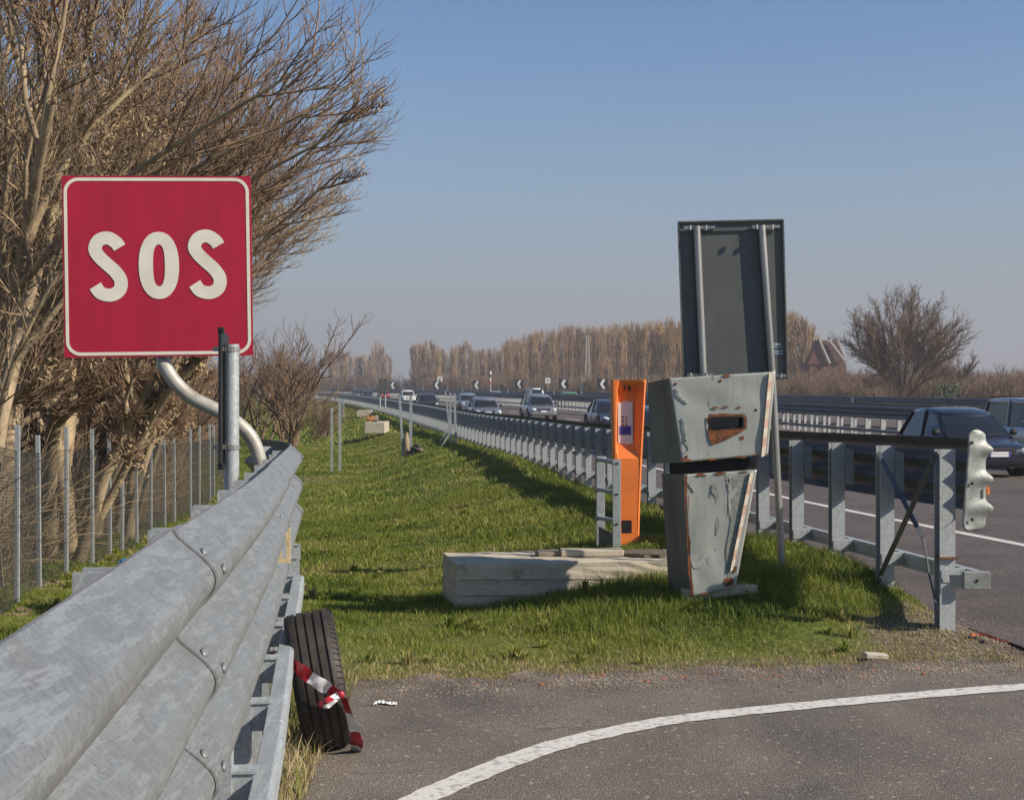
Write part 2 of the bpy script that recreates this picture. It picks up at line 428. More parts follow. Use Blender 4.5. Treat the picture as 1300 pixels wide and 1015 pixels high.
grid('ground', Ysg, Lsg, lambda L, Y: XL(L, Y), lambda X, L, Y: ground_z(X, Y), M['ground'], attrs={'litter': litter, 'dry': dryness})

Yr = np.concatenate([np.arange(-30, 60, .5), np.arange(60, 620, 3)])
def rd_x(L, Y): return XL(L, Y)
def ragged(L, Y):   # the road's edge on our side is broken
    k = np.where(L < .3, .05 * wob(Y * 3, Y, 2) + .015 * np.sin(Y * 31), 0); return XL(L, Y) + k
grid('road', Yr, np.array([.24, .5, 1, 3, 6, 9, 12, 15.1]), ragged, lambda X, L, Y: road_z(L, Y), M['road'])
grid('opposite_road', Yr, np.array([17.3, 21, 25, 29, 32.6]), rd_x, lambda X, L, Y: road_z(15, Y) + 0 * X, M['road'])
grid('median_strip', Yr, np.array([15.1, 16.2, 17.3]), rd_x, lambda X, L, Y: road_z(15, Y) + .02 * (1 - abs(L - 16.2) / 1.1), M['gravel'])
# lay-by asphalt in front of the grass island
xs = np.arange(-.95, 4.3, .06); vs = []; 
Vl = []; rows = np.concatenate([np.linspace(-12, 6, 12), np.linspace(6.3, 8.2, 14)])
def layx(X, Y):
    return X + np.where(X < -.9, .06 * wob(Y * 2, Y * 3, 1.6) + (.04 * (8 - Y)), 0)
for Y in rows:
    for X in xs: Vl.append((layx(X, Y), Y, 1.7 - 1.7 + .0))
for X in xs: Vl.append((layx(X, 8.2), float(asph_edge(X)), 0.0))
Vl = np.array(Vl); n = len(xs); nr = len(rows) + 1
Vl[:, 2] = 0.0 - .004 * (Vl[:, 0] > 3.9)
i = (np.arange(nr - 1)[:, None] * n + np.arange(n - 1)[None]).ravel()
o = fastmesh('lay_by', Vl, np.stack([i, i + 1, i + n + 1, i + n], -1), M['asphalt'], smooth=True); o['kind'] = 'structure'
# road z near the camera is 0.01 above the lay-by plane: both meet along the rail line

def strip(name, pts, w, z, m, par=None):
    V = []; 
    for k, p in enumerate(pts):
        a = Vector(pts[max(k - 1, 0)]); b = Vector(pts[min(k + 1, len(pts) - 1)]); t = (b - a); t.z = 0; t.normalize(); nrm = Vector((-t.y, t.x, 0))
        jit = 1 + .05 * math.sin(k * 2.3) + .04 * math.sin(k * 5.1)
        V += [Vector(p) + nrm * w / 2 * jit, Vector(p) - nrm * w / 2 * jit]
    mb = MB(); mb.add([(v.x, v.y, v.z + z) for v in V], [(2 * k, 2 * k + 1, 2 * k + 3, 2 * k + 2) for k in range(len(pts) - 1)])
    return mb.build(name, m, par)
ln = strip('lay_by_line', catmull([(-.85, 4.9, 0), (-.45, 5.7, 0), (-.17, 6.18, 0), (.186, 6.68, 0), (.59, 7.05, 0), (.93, 7.27, 0), (1.69, 7.59, 0), (2.89, 8.01, 0), (4.6, 8.5, 0)], 10), .15, .0055, M['paintw']); ln['kind'] = 'structure'
def lane(name, L, w=.16, y0=-20, y1=420, step=1.5):
    pts = [(float(XL(L, y)), y, float(road_z(L, y))) for y in np.arange(y0, y1, step)]
    o = strip(name, pts, w, .005, M['paintw']); o['kind'] = 'structure'
lane('edge_line', 3.4); lane('edge_line', 14.6); lane('edge_line', 18); lane('edge_line', 29.4)
for L in (7.15, 10.9):
    mb = MB()
    for y0 in np.arange(14, 330, 12):
        for q in range(3):
            ya, yb = y0 + q * 1.5, y0 + q * 1.5 + 1.5
            v = []
            for y in (ya, yb):
                for s in (-.08, .08): v.append((float(XL(L + s, y)), y, float(road_z(L, y)) + .006))
            mb.add(v, [(0, 1, 3, 2)])
    o = mb.build('lane_dashes', M['paintw']); o['kind'] = 'structure'

# ------------------------------------------------------------------ guardrails
def wave(H, D, lobes=3, n=30, p=.62):
    return [(D * (math.sin(PI * lobes * k / n) ** 2) ** p, -H * k / n) for k in range(n + 1)]
def beam_mesh(path, prof, th=.005, side=1, off=0):
    # path: crest-plane points (x,y,ztop); profile u is pushed out along the normal
    rings = []
    for k, p in enumerate(path):
        a = Vector(path[max(k - 1, 0)]); b = Vector(path[min(k + 1, len(path) - 1)]); t = b - a; t.z = 0; t.normalize()
        nr = Vector((t.y, -t.x, 0)) * side
        fr = [Vector(p) + nr * (u + off) + Vector((0, 0, v)) for u, v in prof]
        bk = [Vector(p) + nr * (u + off - th) + Vector((0, 0, v)) for u, v in prof[::-1]]
        rings.append(fr + bk)
    mb = MB(); mb.loft(rings); return mb
def cpost(h, w=.1, d=.12, t=.012, open_to=1):
    mb = MB(); mb.box((0, -w / 2 + t / 2, h / 2), (d, t, h)); mb.box((0, w / 2 - t / 2, h / 2 - .0015), (d, t, h - .003))
    mb.box((-d / 2 * open_to + t / 2 * open_to, 0, h / 2 + .001), (t + .002, w - 2 * t, h - .002)); return mb

# --- left guardrail
path2 = catmull([(-.25, -1.3, 0), (-.38, 0, 0), (-.51, 1.38, 0), (-.655, 2.77, 0), (-.88, 4.7, 0), (-1.13, 6.7, 0), (-1.36, 8.6, 0), (-1.57, 10.3, 0), (-1.70, 10.95, 0), (-1.92, 11.55, 0), (-2.25, 12.05, 0)], 10)
ltop = lambda y: CAMZ - float(np.interp(y, [-2, 1.38, 2.77, 6.7, 10.3, 12.5], [.265, .265, .28, .375, .43, .44]))
lp = [(p.x + .075 - .006 * max(0, p.y - 5), p.y, ltop(p.y)) for p in path2]
def at_y(y):
    for a, b in zip(lp[:-1], lp[1:]):
        if a[1] <= y <= b[1]:
            t = (y - a[1]) / (b[1] - a[1]); p = Vector(a).lerp(Vector(b), t); d = (Vector(b) - Vector(a)).normalized(); return p, d
    return Vector(lp[-1]), Vector((0, 1, 0))
lg = empty('guardrail', (-1.1, 4.3, 0), 'weathered grey triple-wave steel guardrail running from the bottom left corner past the red sign', 'guardrail')
lg_off = Vector((1.1, -4.3, 0))
def child(o, root): o.parent = root; o.matrix_parent_inverse = Matrix.Translation(-Vector(root.location)); return o
LPROF = wave(.60, .083, 3, 42, .72)
cuts = [-1.25, -.9, 2.77, 6.7, 10.3, 12.0]
for k in range(5):
    a, b = cuts[k], cuts[k + 1]
    pts = [p for p in lp if a + .02 < p[1] < b + .14]
    pa, _ = at_y(a); pts = [tuple(pa)] + pts
    pb, _ = at_y(min(b + .16, 12.02)); pts.append(tuple(pb))
    o = beam_mesh(pts, LPROF, .006, 1, -.083 + (.008 if k % 2 == 0 else 0)).build('beam', M['galv'], None, True, angle=50); recalc(o); child(o, lg)
bolt_me = None
for y in (2.77, 6.7, 10.3):
    for lobe in range(3):
        for q, (dy, dv) in enumerate(((-.02, .045), (.085, .045), (-.02, -.02), ) if False else ((.05, .052), (.11, .012))):
            p, d = at_y(y + dy); nr = Vector((d.y, -d.x, 0)).normalized()
            v = .10 + .20 * lobe - dv
            u = .083 * (math.sin(PI * 3 * v / .60) ** 2) ** .72
            mb = MB(); Mx = Matrix((d, nr, Vector((0, 0, 1)))).transposed()
            tl = -.6 if dv > .02 else -.1
            Mt = Mx @ Matrix.Rotation(tl * -1, 3, 'X')
            mb.ell((0, 0, 0), (.026, .006, .011), 12, 6, Mt)
            o = mb.build('bolt', M['galv'], None, True); o.location = p + nr * (u - .083 + .010) + Vector((0, 0, -v)); child(o, lg)
pm = cpost(1.32, .1, .13)
for y in (.7, 1.6, 2.52, 3.42, 4.35, 5.3, 6.15, 7.0, 7.9, 8.8, 9.7, 10.5, 11.4):
    p, d = at_y(y); nr = Vector((d.y, -d.x, 0)).normalized(); gz = float(ground_z(p.x, p.y))
    q = p - nr * .153
    h = p.z - .045 - gz
    o = cpost(h, .1, .12, open_to=-1).build('post', M['galv_post']); o.location = (q.x, q.y, gz); o.rotation_euler.z = math.atan2(-d.x, d.y); child(o, lg)
    zl = CAMZ - 1.225 - gz
    s = MB(); s.box((.085, 0, zl + .053), (.10, .085, .008)); s.box((.09, .03, zl), (.11, .008, .100)); s.box((.09, -.03, zl - .003), (.11, .008, .100)); so = s.build('bracket', M['galv_post'], o)
    for q_ in (0,):
        s = MB(); s.tube([(.06, 0, h - .2), (.075, 0, h - .2)], .03, 8); s.build('bolt', M['galv'], o)
def lowrail(pathf, m, w=.012):
    prof = [(0, 0), (.055, 0), (.07, -.012), (.07, -.098), (.055, -.11), (0, -.11)]
    rings = []
    for p, d in pathf:
        nr = Vector((d.y, -d.x, 0)).normalized()
        rings.append([p + nr * u + Vector((0, 0, v)) for u, v in prof])
    mb = MB(); mb.loft(rings); return mb
pf = []
for y in np.linspace(-.4, 9.35, 44):
    p, d = at_y(y); nr = Vector((d.y, -d.x, 0)).normalized()
    gap = -.03 - max(0, y - 8.9) * .3
    pf.append((Vector((p.x, p.y, 0)) + nr * gap + Vector((0, 0, CAMZ - 1.19)), d))
for a, b in ((0, 25), (24, 44)):
    seg = [(p + Vector((0, 0, .004 * (a > 0))), d) for p, d in pf[a:b]]
    o = lowrail(seg, None).build('lower_rail', M['galv_post'], bevel=.003); recalc(o); child(o, lg)
# cream triangular reflector frame in the lower trough
p, d = at_y(6.4); nr = Vector((d.y, -d.x, 0)).normalized()
mb = MB(); c0 = P(356, 692, 6.4)
tri = [(-.065, -.075), (.06, -.075), (.06, .085)]
tri_in = [(-.028, -.055), (.042, -.055), (.042, .03)]
ring = []
for (a, b) in tri: ring.append(Vector((a, -.03, b)))
for (a, b) in tri_in: ring.append(Vector((a, -.03, b)))
mb.add(ring + [v + Vector((0, .012, 0)) for v in ring], [(0, 1, 4, 3), (1, 2, 5, 4), (2, 0, 3, 5), (6, 9, 10, 7), (7, 10, 11, 8), (8, 11, 9, 6), (0, 6, 7, 1), (1, 7, 8, 2), (2, 8, 6, 0), (3, 4, 10, 9), (4, 5, 11, 10), (5, 3, 9, 11)])
mb.box((.012, -.022, -.012), (.02, .012, .085))
M['yellowish'] = mat('reflector_frame_cream', (.62, .52, .30), .5, 0, (.45, .36, .2), 30)
o = mb.build('reflector_frame', M['yellowish']); o.location = (p.x - .03, p.y, c0.z); recalc(o); child(o, lg)

# --- right guardrail and the far ones
RPROF = wave(.49, .083, 3, 24, .62)
def rail(root, L0, y0, y1, side, mbeam, mpost, sp, npost_parts=100, spacer=True, step=None, low=True, hpost=1.26, stagger=0, beamname='beam'):
    """beam on `side` (+1: away from the camera's left) of the post line at lateral L0"""
    ys = [y0 - (.12 if spacer else 0)]
    while ys[-1] < y1: ys.append(ys[-1] + max(.9, min(8, ys[-1] * .04)))
    pts = [(float(XL(L0, y)), y, float(road_z(L0, y)) + 1.335 - (.12 * 0)) for y in ys]
    gap = .15 if spacer else .20
    o = beam_mesh(pts, RPROF, .005, side, gap - .005).build(beamname, mbeam, None, True, angle=50); recalc(o); child(o, root)
    if low:
        pf = []
        for k, p in enumerate(pts):
            d = (Vector(pts[min(k + 1, len(pts) - 1)]) - Vector(pts[max(k - 1, 0)])).normalized()
            n_ = Vector((d.y, -d.x, 0)).normalized() * side
            pf.append((Vector((p[0], p[1], p[2] - .89)) + n_ * .14, d))
        rings = []
        for p, d in pf:
            n_ = Vector((d.y, -d.x, 0)).normalized() * side
            rings.append([p + n_ * u + Vector((0, 0, v)) for u, v in [(0, 0), (.055, 0), (.07, -.012), (.07, -.098), (.055, -.11), (0, -.11)]])
        mb = MB(); mb.loft(rings); o = mb.build('lower_rail', mbeam if not spacer else mpost); recalc(o); child(o, root)
    # posts
    ppos = []; y = y0 + .02
    while y < y1 - .1:
        m = float(slope(y)); ppos.append((y, m)); y += sp / math.sqrt(1 + m * m)
    pmesh = cpost(hpost + .25, .1, .11, open_to=-side)
    pme = None; sme = None; rest = MB()
    for k, (y, m) in enumerate(ppos):
        x = float(XL(L0, y)); z = float(road_z(L0, y)) + 1.335 - .075 - (hpost + .25)
        rz = math.atan2(-m, 1)
        rz = math.atan(-m)
        if k < npost_parts:
            if pme is None:
                o = pmesh.build('post', mpost); pme = o.data
                if spacer:
                    s = MB(); s.box((side * .10, .0, hpost + .25 - .20), (.075, .075, .30)); so = s.build('spacer', mpost, None, bevel=.004); sme = so.data; bpy.data.objects.remove(so)
                    s = MB(); s.box((side * .10, 0, hpost + .25 - .865), (.09, .07, .10)); s.box((side * .02, -.054, hpost + .25 - .86), (.13, .006, .085)); s.box((side * .095, -.045, hpost + .25 - .86), (.012, .02, .08)); so = s.build('bracket', mpost, None); bme = so.data; bpy.data.objects.remove(so)
            else:
                o = bpy.data.objects.new('post', pme); COL.objects.link(o)
            o.location = (x, y, z); o.rotation_euler.z = rz; child(o, root)
            if spacer:
                if y > y0 + .1:
                    so = bpy.data.objects.new('spacer', sme); COL.objects.link(so); so.parent = o
                so = bpy.data.objects.new('bracket', bme); COL.objects.link(so); so.parent = o
        else:
            Mz = Matrix.Rotation(rz, 3, 'Z')
            rest.box((x, y, z + (hpost + .25) / 2), (.11, .1, hpost + .25), Mz)
            if spacer: rest.box(Vector((x, y, z + hpost + .05)) + Mz @ Vector((side * .13, 0, 0)), (.14, .075, .3), Mz)
    if rest.v:
        o = rest.build('far_posts', mpost); o['kind'] = 'stuff'; child(o, root)
    return ppos
rg = empty('guardrail', (2.962, 9.68, 0), 'long guardrail along the near motorway edge, ending at a corrugated pale end cap', 'guardrail')
pp = rail(rg, 0, 9.68, 420, 1, M['galv_dark'], M['galv_post'], 1.13)
mr = empty('guardrail', (float(XL(15.5, 20)), 20, 0), 'dark guardrail along the near side of the motorway median', 'guardrail', 'median guardrails')
rail(mr, 15.55, 18, 430, -1, M['galv_dark'], M['post_far'], 1.5, 100, False, hpost=1.2)
mr = empty('guardrail', (float(XL(17, 20)), 20, 0), 'dark guardrail along the far side of the motorway median, behind its twin', 'guardrail', 'median guardrails')
rail(mr, 17.0, 20, 430, 1, M['galv_dark'], M['post_far'], 1.5, 100, False, hpost=1.2)
fr = empty('guardrail', (float(XL(33, 40)), 40, 0), 'outermost dark guardrail beyond the opposite carriageway, below the chevron boards', 'guardrail')
rail(fr, 33, 36, 440, -1, M['galv_dark'], M['post_far'], 1.5, 100, False, hpost=1.2)
# end cap: corrugated terminal plate
zt = road_z(0, 9.68) + 1.335
def capplate():
    rows = 44; cols = 9; V = []; H = .67
    for i in range(rows + 1):
        t = i / rows; v = .065 - H * t
        lob = max(0, math.sin(PI * (t * 3.15 - .12))) ** 2
        # bulging waves on the right edge
        e = .150 + .048 * (math.exp(-((t - .20) / .050) ** 2) + math.exp(-((t - .49) / .050) ** 2) + math.exp(-((t - .78) / .050) ** 2))
        corner = .035 * (max(0, 1 - t / .06) ** 2 + max(0, (t - .94) / .06) ** 2)
        lf = 0.0 + .02 * math.cos(t * 3) + corner
        rt = e - corner * 1.5
        for j in range(cols + 1):
            s = j / cols; x = lf + (rt - lf) * s
            b = (math.exp(-((t - .20) / .06) ** 2) + math.exp(-((t - .49) / .06) ** 2) + math.exp(-((t - .78) / .06) ** 2)) * .022 * s ** 1.1
            y = -b + .02 * (1 - s) ** 2 * 0
            V.append(Vector((x, y + .05 * s, v)))
    n = cols + 1; fs = [(i * n + j, i * n + j + 1, (i + 1) * n + j + 1, (i + 1) * n + j) for i in range(rows) for j in range(cols)]
    mb = MB(); mb.add(V, fs); return mb
M['cap'] = mat('cap_pale_zinc', (.33, .35, .32), .5, .25, (.20, .215, .20), 14, .35, .65, bmp=.2)
o = capplate().build('end_cap', M['cap'], None, True); o.location = (float(Xr(9.4)) + .02, 9.42, float(zt)); 
sm = o.modifiers.new('s', 'SOLIDIFY'); sm.thickness = .006; child(o, rg)
for zc in (-.02, -.29, -.53):
    mb = MB(); mb.ell((0, 0, 0), (.011, .006, .011), 10, 6); o = mb.build('bolt', M['dark'], None, True); o.location = (float(Xr(9.4)) + .02 + .045, 9.412, float(zt) + zc); child(o, rg)
mb = MB(); mb.box((.105, -.0, 0), (.02, .01, .05)); o = mb.build('reflector', M['orange']); o.location = (float(Xr(9.4)) + .075, 9.44, float(zt) - .34); child(o, rg)
# end box of the lower rail
mb = MB(); mb.box((0, 0, 0), (.18, .05, .12)); o = mb.build('end_plate', M['cap'], bevel=.006); o.location = P(1239, 736, 9.5); child(o, rg)
mb = MB(); mb.ell((0, -.028, 0), (.008, .006, .012), 8, 5); mb.build('bolt', M['dark'], o)
mb = MB(); mb.bar(P(1206, 737, 9.62), P(1226, 737, 9.56), .085, .01, (0, 1, 0)); child(mb.build('bracket', M['galv_post']), rg)
# bracing straps between the last two posts
y1, y2 = pp[0][0], pp[1][0]
def bolt_px(px, py, Y): return P(px, py, Y)
mb = MB(); mb.bar(P(1190, 573, 9.60), P(1116, 733, 10.68), .038, .006, (0, 1, 0)); child(mb.build('brace', M['galv_dark']), rg)
mb = MB(); mb.bar(P(1115, 574, 10.68), P(1172, 683, 9.95), .034, .006, (0, 1, 0)); mb.tube([P(1172, 683, 9.95), P(1180, 730, 9.8), P(1189, 771, 9.62)], .008, 6); child(mb.build('brace', M['galv_dark']), rg)
for a in ((1190, 575, 9.58), (1117, 732, 10.66), (1189, 771, 9.6)):
    mb = MB(); mb.ell((0, 0, 0), (.016, .012, .016), 8, 5); o = mb.build('bolt', M['galv_dark'], None, True); o.location = P(*a); child(o, rg)
mb = MB(); mb.box((0, 0, 0), (.125, .113, .012)); 
o = mb.build('rust_band', M['rust']); o.location = P(1202, 707, 9.68); child(o, rg)

# ------------------------------------------------------------------ SOS sign
SY = 9.35; k = F / SY
sos = empty('sos_sign', P(335, 592, SY + .1) * 1 + Vector((0, 0, -1.15)), 'large square red sign with white letters SOS on a bent pole', 'sign')
C0 = P(200.5, 338, SY)
S_ = 1.22 / 860      # crop unit to metres
def sg(x, y, off=0): return Vector(((x - 510) * S_, off, -(y - 495) * S_))
sp_ = empty('sign_face', C0, None, None); 
sp_['label'] = 'red square sign face with white writing'
sp_.rotation_euler = (0, math.radians(-.9), math.radians(7))
child(sp_, sos)
def plate_poly(x0, y0, x1, y1, r, n=8):
    out = []
    for cx, cy, a0 in ((x1 - r, y0 + r, -90), (x1 - r, y1 - r, 0), (x0 + r, y1 - r, 90), (x0 + r, y0 + r, 180)):
        for i in range(n + 1):
            a = math.radians(a0 + 90 * i / n); out.append((cx + r * math.cos(a), cy + r * math.sin(a)))
    return out
mb = MB(); mb.prism([sg(x, y) for x, y in plate_poly(82, 76, 940, 914, 3, 1)], (0, .022, 0)); recalc(mb.build('panel', M['red'], sp_))
o_ = plate_poly(90, 84, 932, 906, 66); i_ = plate_poly(105, 99, 917, 891, 52)
mb = MB(); n = len(o_)
V = [sg(x, y, -.003) for x, y in o_] + [sg(x, y, -.003) for x, y in i_]
mb.add(V, [(i, (i + 1) % n, n + (i + 1) % n, n + i) for i in range(n)]); mb.build('border', M['cream'], sp_)
def stroke(pts, w, off):
    c = catmull([(x, y, 0) for x, y in pts], 8); V = []
    for i_, p in enumerate(c):
        a = c[max(i_ - 1, 0)]; b = c[min(i_ + 1, len(c) - 1)]; t = (b - a).normalized(); nn = Vector((-t.y, t.x, 0))
        for s in (-1, 1): q = p + nn * s * w / 2; V.append(sg(q.x, q.y, off))
    m = MB(); m.add(V, [(2 * i, 2 * i + 1, 2 * i + 3, 2 * i + 2) for i in range(len(c) - 1)]); return m
Sp = [(338, 408), (322, 384), (285, 363), (245, 374), (227, 412), (243, 446), (276, 480), (318, 520), (342, 562), (334, 605), (297, 627), (250, 617), (226, 584)]
for dx, dy in ((0, 0), (451, -8)):
    stroke([(x + dx, y + dy) for x, y in Sp], 60, -.004).build('letter', M['cream'], sp_)
n = 40; V = []
for i in range(n):
    a = 2 * PI * i / n; c, s = math.cos(a), math.sin(a); f_ = lambda v, e: math.copysign(abs(v) ** e, v)
    V.append(sg(515 + 92 * f_(c, .9), 491 + 156 * f_(s, .9), -.004))
for i in range(n):
    a = 2 * PI * i / n; c, s = math.cos(a), math.sin(a)
    V.append(sg(515 + 27 * f_(c, .8), 491 + 97 * f_(s, .8), -.004))
mb = MB(); mb.add(V, [(i, (i + 1) % n, n + (i + 1) % n, n + i) for i in range(n)]); mb.build('letter', M['cream'], sp_)
mb = MB(); pole = catmull([P(206, 330, SY + .11), P(206, 440, SY + .11), P(212, 470, SY + .06), P(240, 502, SY + .06), P(285, 526, SY + .07), P(317, 553, SY + .08), P(331, 592, SY + .1), P(333, 650, SY + .1), P(333, 820, SY + .1)], 8)
mb.tube(pole, .047, 14); child(mb.build('pole', M['pole_dirty'], None, True), sos)
for zc in (.3, -.3):
    mb = MB(); mb.box((0, .04, zc), (1.05, .03, .05)); mb.build('stiffener', M['galv_post'], sp_)

# ------------------------------------------------------------------ edge-on sign on a straight post
EY = 6.95
es = empty('sign_seen_edge_on', P(293, 617, EY) + Vector((0, 0, -1.2)), 'black sign seen edge-on, clamped to a short grey post before the red sign', 'sign')
mb = MB(); mb.tube([P(294, 437, EY), P(294, 640, EY), P(294, 920, EY)], .037, 16); child(mb.build('post', M['galv_post'], None, True, angle=40), es)
mb = MB(); A = P(277, 419, EY - .10); B = P(277, 592, EY - .10); A2 = P(287, 426, EY + .22); B2 = P(287, 586, EY + .22); w = Vector((.016, 0, 0))
mb.add([A, A + w, A2 + w, A2, B, B + w, B2 + w, B2], [(0, 3, 2, 1), (4, 5, 6, 7), (0, 1, 5, 4), (1, 2, 6, 5), (2, 3, 7, 6), (3, 0, 4, 7)])
for q in (A, B): mb.box(q + Vector((.012, .01, .0)), (.03, .02, .03))
child(mb.build('board', M['black'], bevel=.003), es)
for py in (443, 567):
    mb = MB(); mb.lathe([(-.012, .0375), (-.012, .041), (.012, .041), (.012, .0375)], 18, 'z', P(294, py, EY)); mb.box(P(283, py, EY) + Vector((-.01, -.02, 0)), (.07, .015, .022)); mb.box(P(281, py, EY - .035), (.02, .02, .02))
    child(mb.build('clamp', M['steel'], None), es)

# ------------------------------------------------------------------ back of the tall sign (right)
GY = 11.3
bs = empty('sign_seen_from_behind', P(985, 705, GY), 'tall dark grey rectangular sign seen from behind, leaning on two tubular posts', 'sign')
mb = MB(); q = [P(861, 282, GY), P(994, 279, GY), P(999.5, 480, GY), P(868, 480, GY)]
mb.prism(q, (0, .012, 0)); child(recalc(mb.build('panel', M['signback'])), bs)
mb = MB()
d = [(866, 287), (989, 284), (994, 474), (872, 474)]
for a in range(4):
    b = (a + 1) % 4; pa = P(*q2) if False else P(*(861, 282), GY)
rim = [(861, 282), (994, 279), (999.5, 480), (868, 480)]
for a in range(4):
    b = (a + 1) % 4; mb.bar(P(*rim[a], GY - .012), P(*rim[b], GY - .012), .012, .024, (0, 1, 0))
child(mb.build('rim', M['signback']), bs)
mb = MB(); inn = [(890, 293), (956, 291), (963, 470), (897, 470)]
for a, b in ((0, 1), (3, 0)):
    mb.bar(P(*inn[a], GY - .008), P(*inn[b], GY - .008), .018, .016, (0, 1, 0))
child(mb.build('stiffener', M['signback']), bs)
for pts in ([(884.5, 287), (893, 478), (902, 705)], [(967, 286), (980, 470), (993, 705)]):
    mb = MB(); mb.tube([P(x, y, GY - .036) for x, y in pts[:2]] + [P(pts[2][0], pts[2][1] + 20, GY - .036)], .029, 16); child(mb.build('post', M['steel'], None, True, angle=40), bs)
for y, xa, xb in ((289, 868, 908), (288, 955, 990), (476, 872, 905), (477, 968, 998)):
    mb = MB(); mb.bar(P(xa, y, GY - .03), P(xb, y - .5, GY - .03), .022, .02, (0, 1, 0)); 
    mb.tube([P((xa + xb) / 2 - 12, y - 3, GY - .10), P((xa + xb) / 2 - 12, y + 3, GY - .10)], .012, 8)
    mb.tube([P((xa + xb) / 2 + 8, y - 3, GY - .10), P((xa + xb) / 2 + 8, y + 3, GY - .10)], .012, 8)
    child(mb.build('clamp', M['steel']), bs)
mb = MB()
for (x0, y0, x1, y1) in ((981, 435.5, 992, 438), (981, 439.5, 987, 441), (989, 439, 992, 441), (980.5, 445, 994, 446.5), (981, 448, 994, 449.5)):
    mb.prism([P(x0, y0, GY - .003), P(x1, y0, GY - .003), P(x1, y1, GY - .003), P(x0, y1, GY - .003)], (0, .002, 0))
M['label'] = mat('maker_label', (.30, .42, .50), .5)
child(recalc(mb.build('maker_label', M['label'])), bs)

# ------------------------------------------------------------------ speed camera housing
VY = 10.3
vb = empty('speed_camera_housing', P(905, 757, VY), 'battered grey-green two-part speed camera housing with rusty window, standing in the grass', 'speed camera')
def boxpx(front, back, Yf, Yb):
    mb = MB(); mb.hexa([P(x, y, Yf) for x, y in front] + [P(x, y, Yb) for x, y in back]); return mb
def dented_front(front, Y, nx, nz, hole=None, amp=.010, seed=0):
    """front sheet with small dents and an opening"""
    tl, tr, br, bl = [Vector((x, y, 0)) for x, y in front]; V = []; rr = random.Random(seed)
    for j in range(nz + 1):
        for i in range(nx + 1):
            s, t = i / nx, j / nz
            q = (tl.lerp(tr, s)).lerp(bl.lerp(br, s), t)
            e = min(s, 1 - s, t, 1 - t); e = min(1, e * 8)
            dy = amp * e * (math.sin(s * 9 + 3 * math.sin(t * 5 + seed)) * .5 + math.sin(t * 11 + seed + s * 4) * .4)
            p = P(q.x, q.y, Y); p.y += dy; V.append((p, (q.x, q.y)))
    fs = []
    n = nx + 1
    for j in range(nz):
        for i in range(nx):
            f = (j * n + i, (j + 1) * n + i, (j + 1) * n + i + 1, j * n + i + 1)
            c = sum((Vector((*V[a][1], 0)) for a in f), Vector()) / 4
            if hole and hole[0] < c.x < hole[2] and hole[1] < c.y < hole[3]: continue
            fs.append(f)
    mb = MB(); mb.add([v[0] for v in V], fs); return mb
UF = [(849, 480), (984, 471.5), (975, 577), (866, 587)]
UB = [(822, 486), (952, 478), (944, 577), (827, 588)]
o = boxpx(UF, UB, VY + .004, VY + .62); o.f.pop(0); child(recalc(o.build('upper_housing', M['enamel_shaded'])), vb); up_ = bpy.data.objects[vb.children[-1].name] if vb.children else None
o = dented_front(UF, VY, 44, 36, (899, 528.5, 945, 544), .004, 2).build('front_plate', M['peel'], None, True); sd = o.modifiers.new('s', 'SOLIDIFY'); sd.thickness = -.004; sd.offset = 0; child(o, vb)
mb = MB(); mb.prism([P(896, 522, VY + .07), P(950, 521, VY + .07), P(950, 550, VY + .07), P(896, 550, VY + .07)], (0, .01, 0)); child(recalc(mb.build('lens_window', M['glass'])), vb)
# rusty frame of the opening
def ragpoly(pts, Y, jit=.0, seed=3, th=.003):
    rr = random.Random(seed); c = catmull([(x, y, 0) for x, y in pts] + [(pts[0][0], pts[0][1], 0)], 4)[:-1]
    return [P(v.x + rr.uniform(-jit, jit), v.y + rr.uniform(-jit, jit), Y) for v in c]
def ringpoly(out, inn, Y, seed=3, jo=.9):
    a = ragpoly(out, Y, jo, seed); b = ragpoly(inn, Y, .15, seed + 1); n = len(a); mb = MB()
    mb.add(a + b, [(i, (i + 1) % n, n + (i + 1) % n, n + i) for i in range(n)]); return mb
inn = [(900, 530), (910, 528.5), (935, 528), (944, 529), (945, 536), (944, 543), (935, 544), (918, 545), (901, 545.5), (899, 538)]
out = [(898, 528), (908, 525.5), (935, 525.5), (946, 527), (947.5, 536), (946, 545), (938, 550), (912, 562), (903, 561), (898, 540)]
o = ringpoly(out, inn, VY - .010, 5); child(o.build('rust_surround', M['rust']), vb)
o = ringpoly(inn, [(x * .9 + 922 * .1, y * .8 + 537 * .2) for x, y in inn], VY - .012, 8, .2); child(o.build('window_gasket', M['dark']), vb)
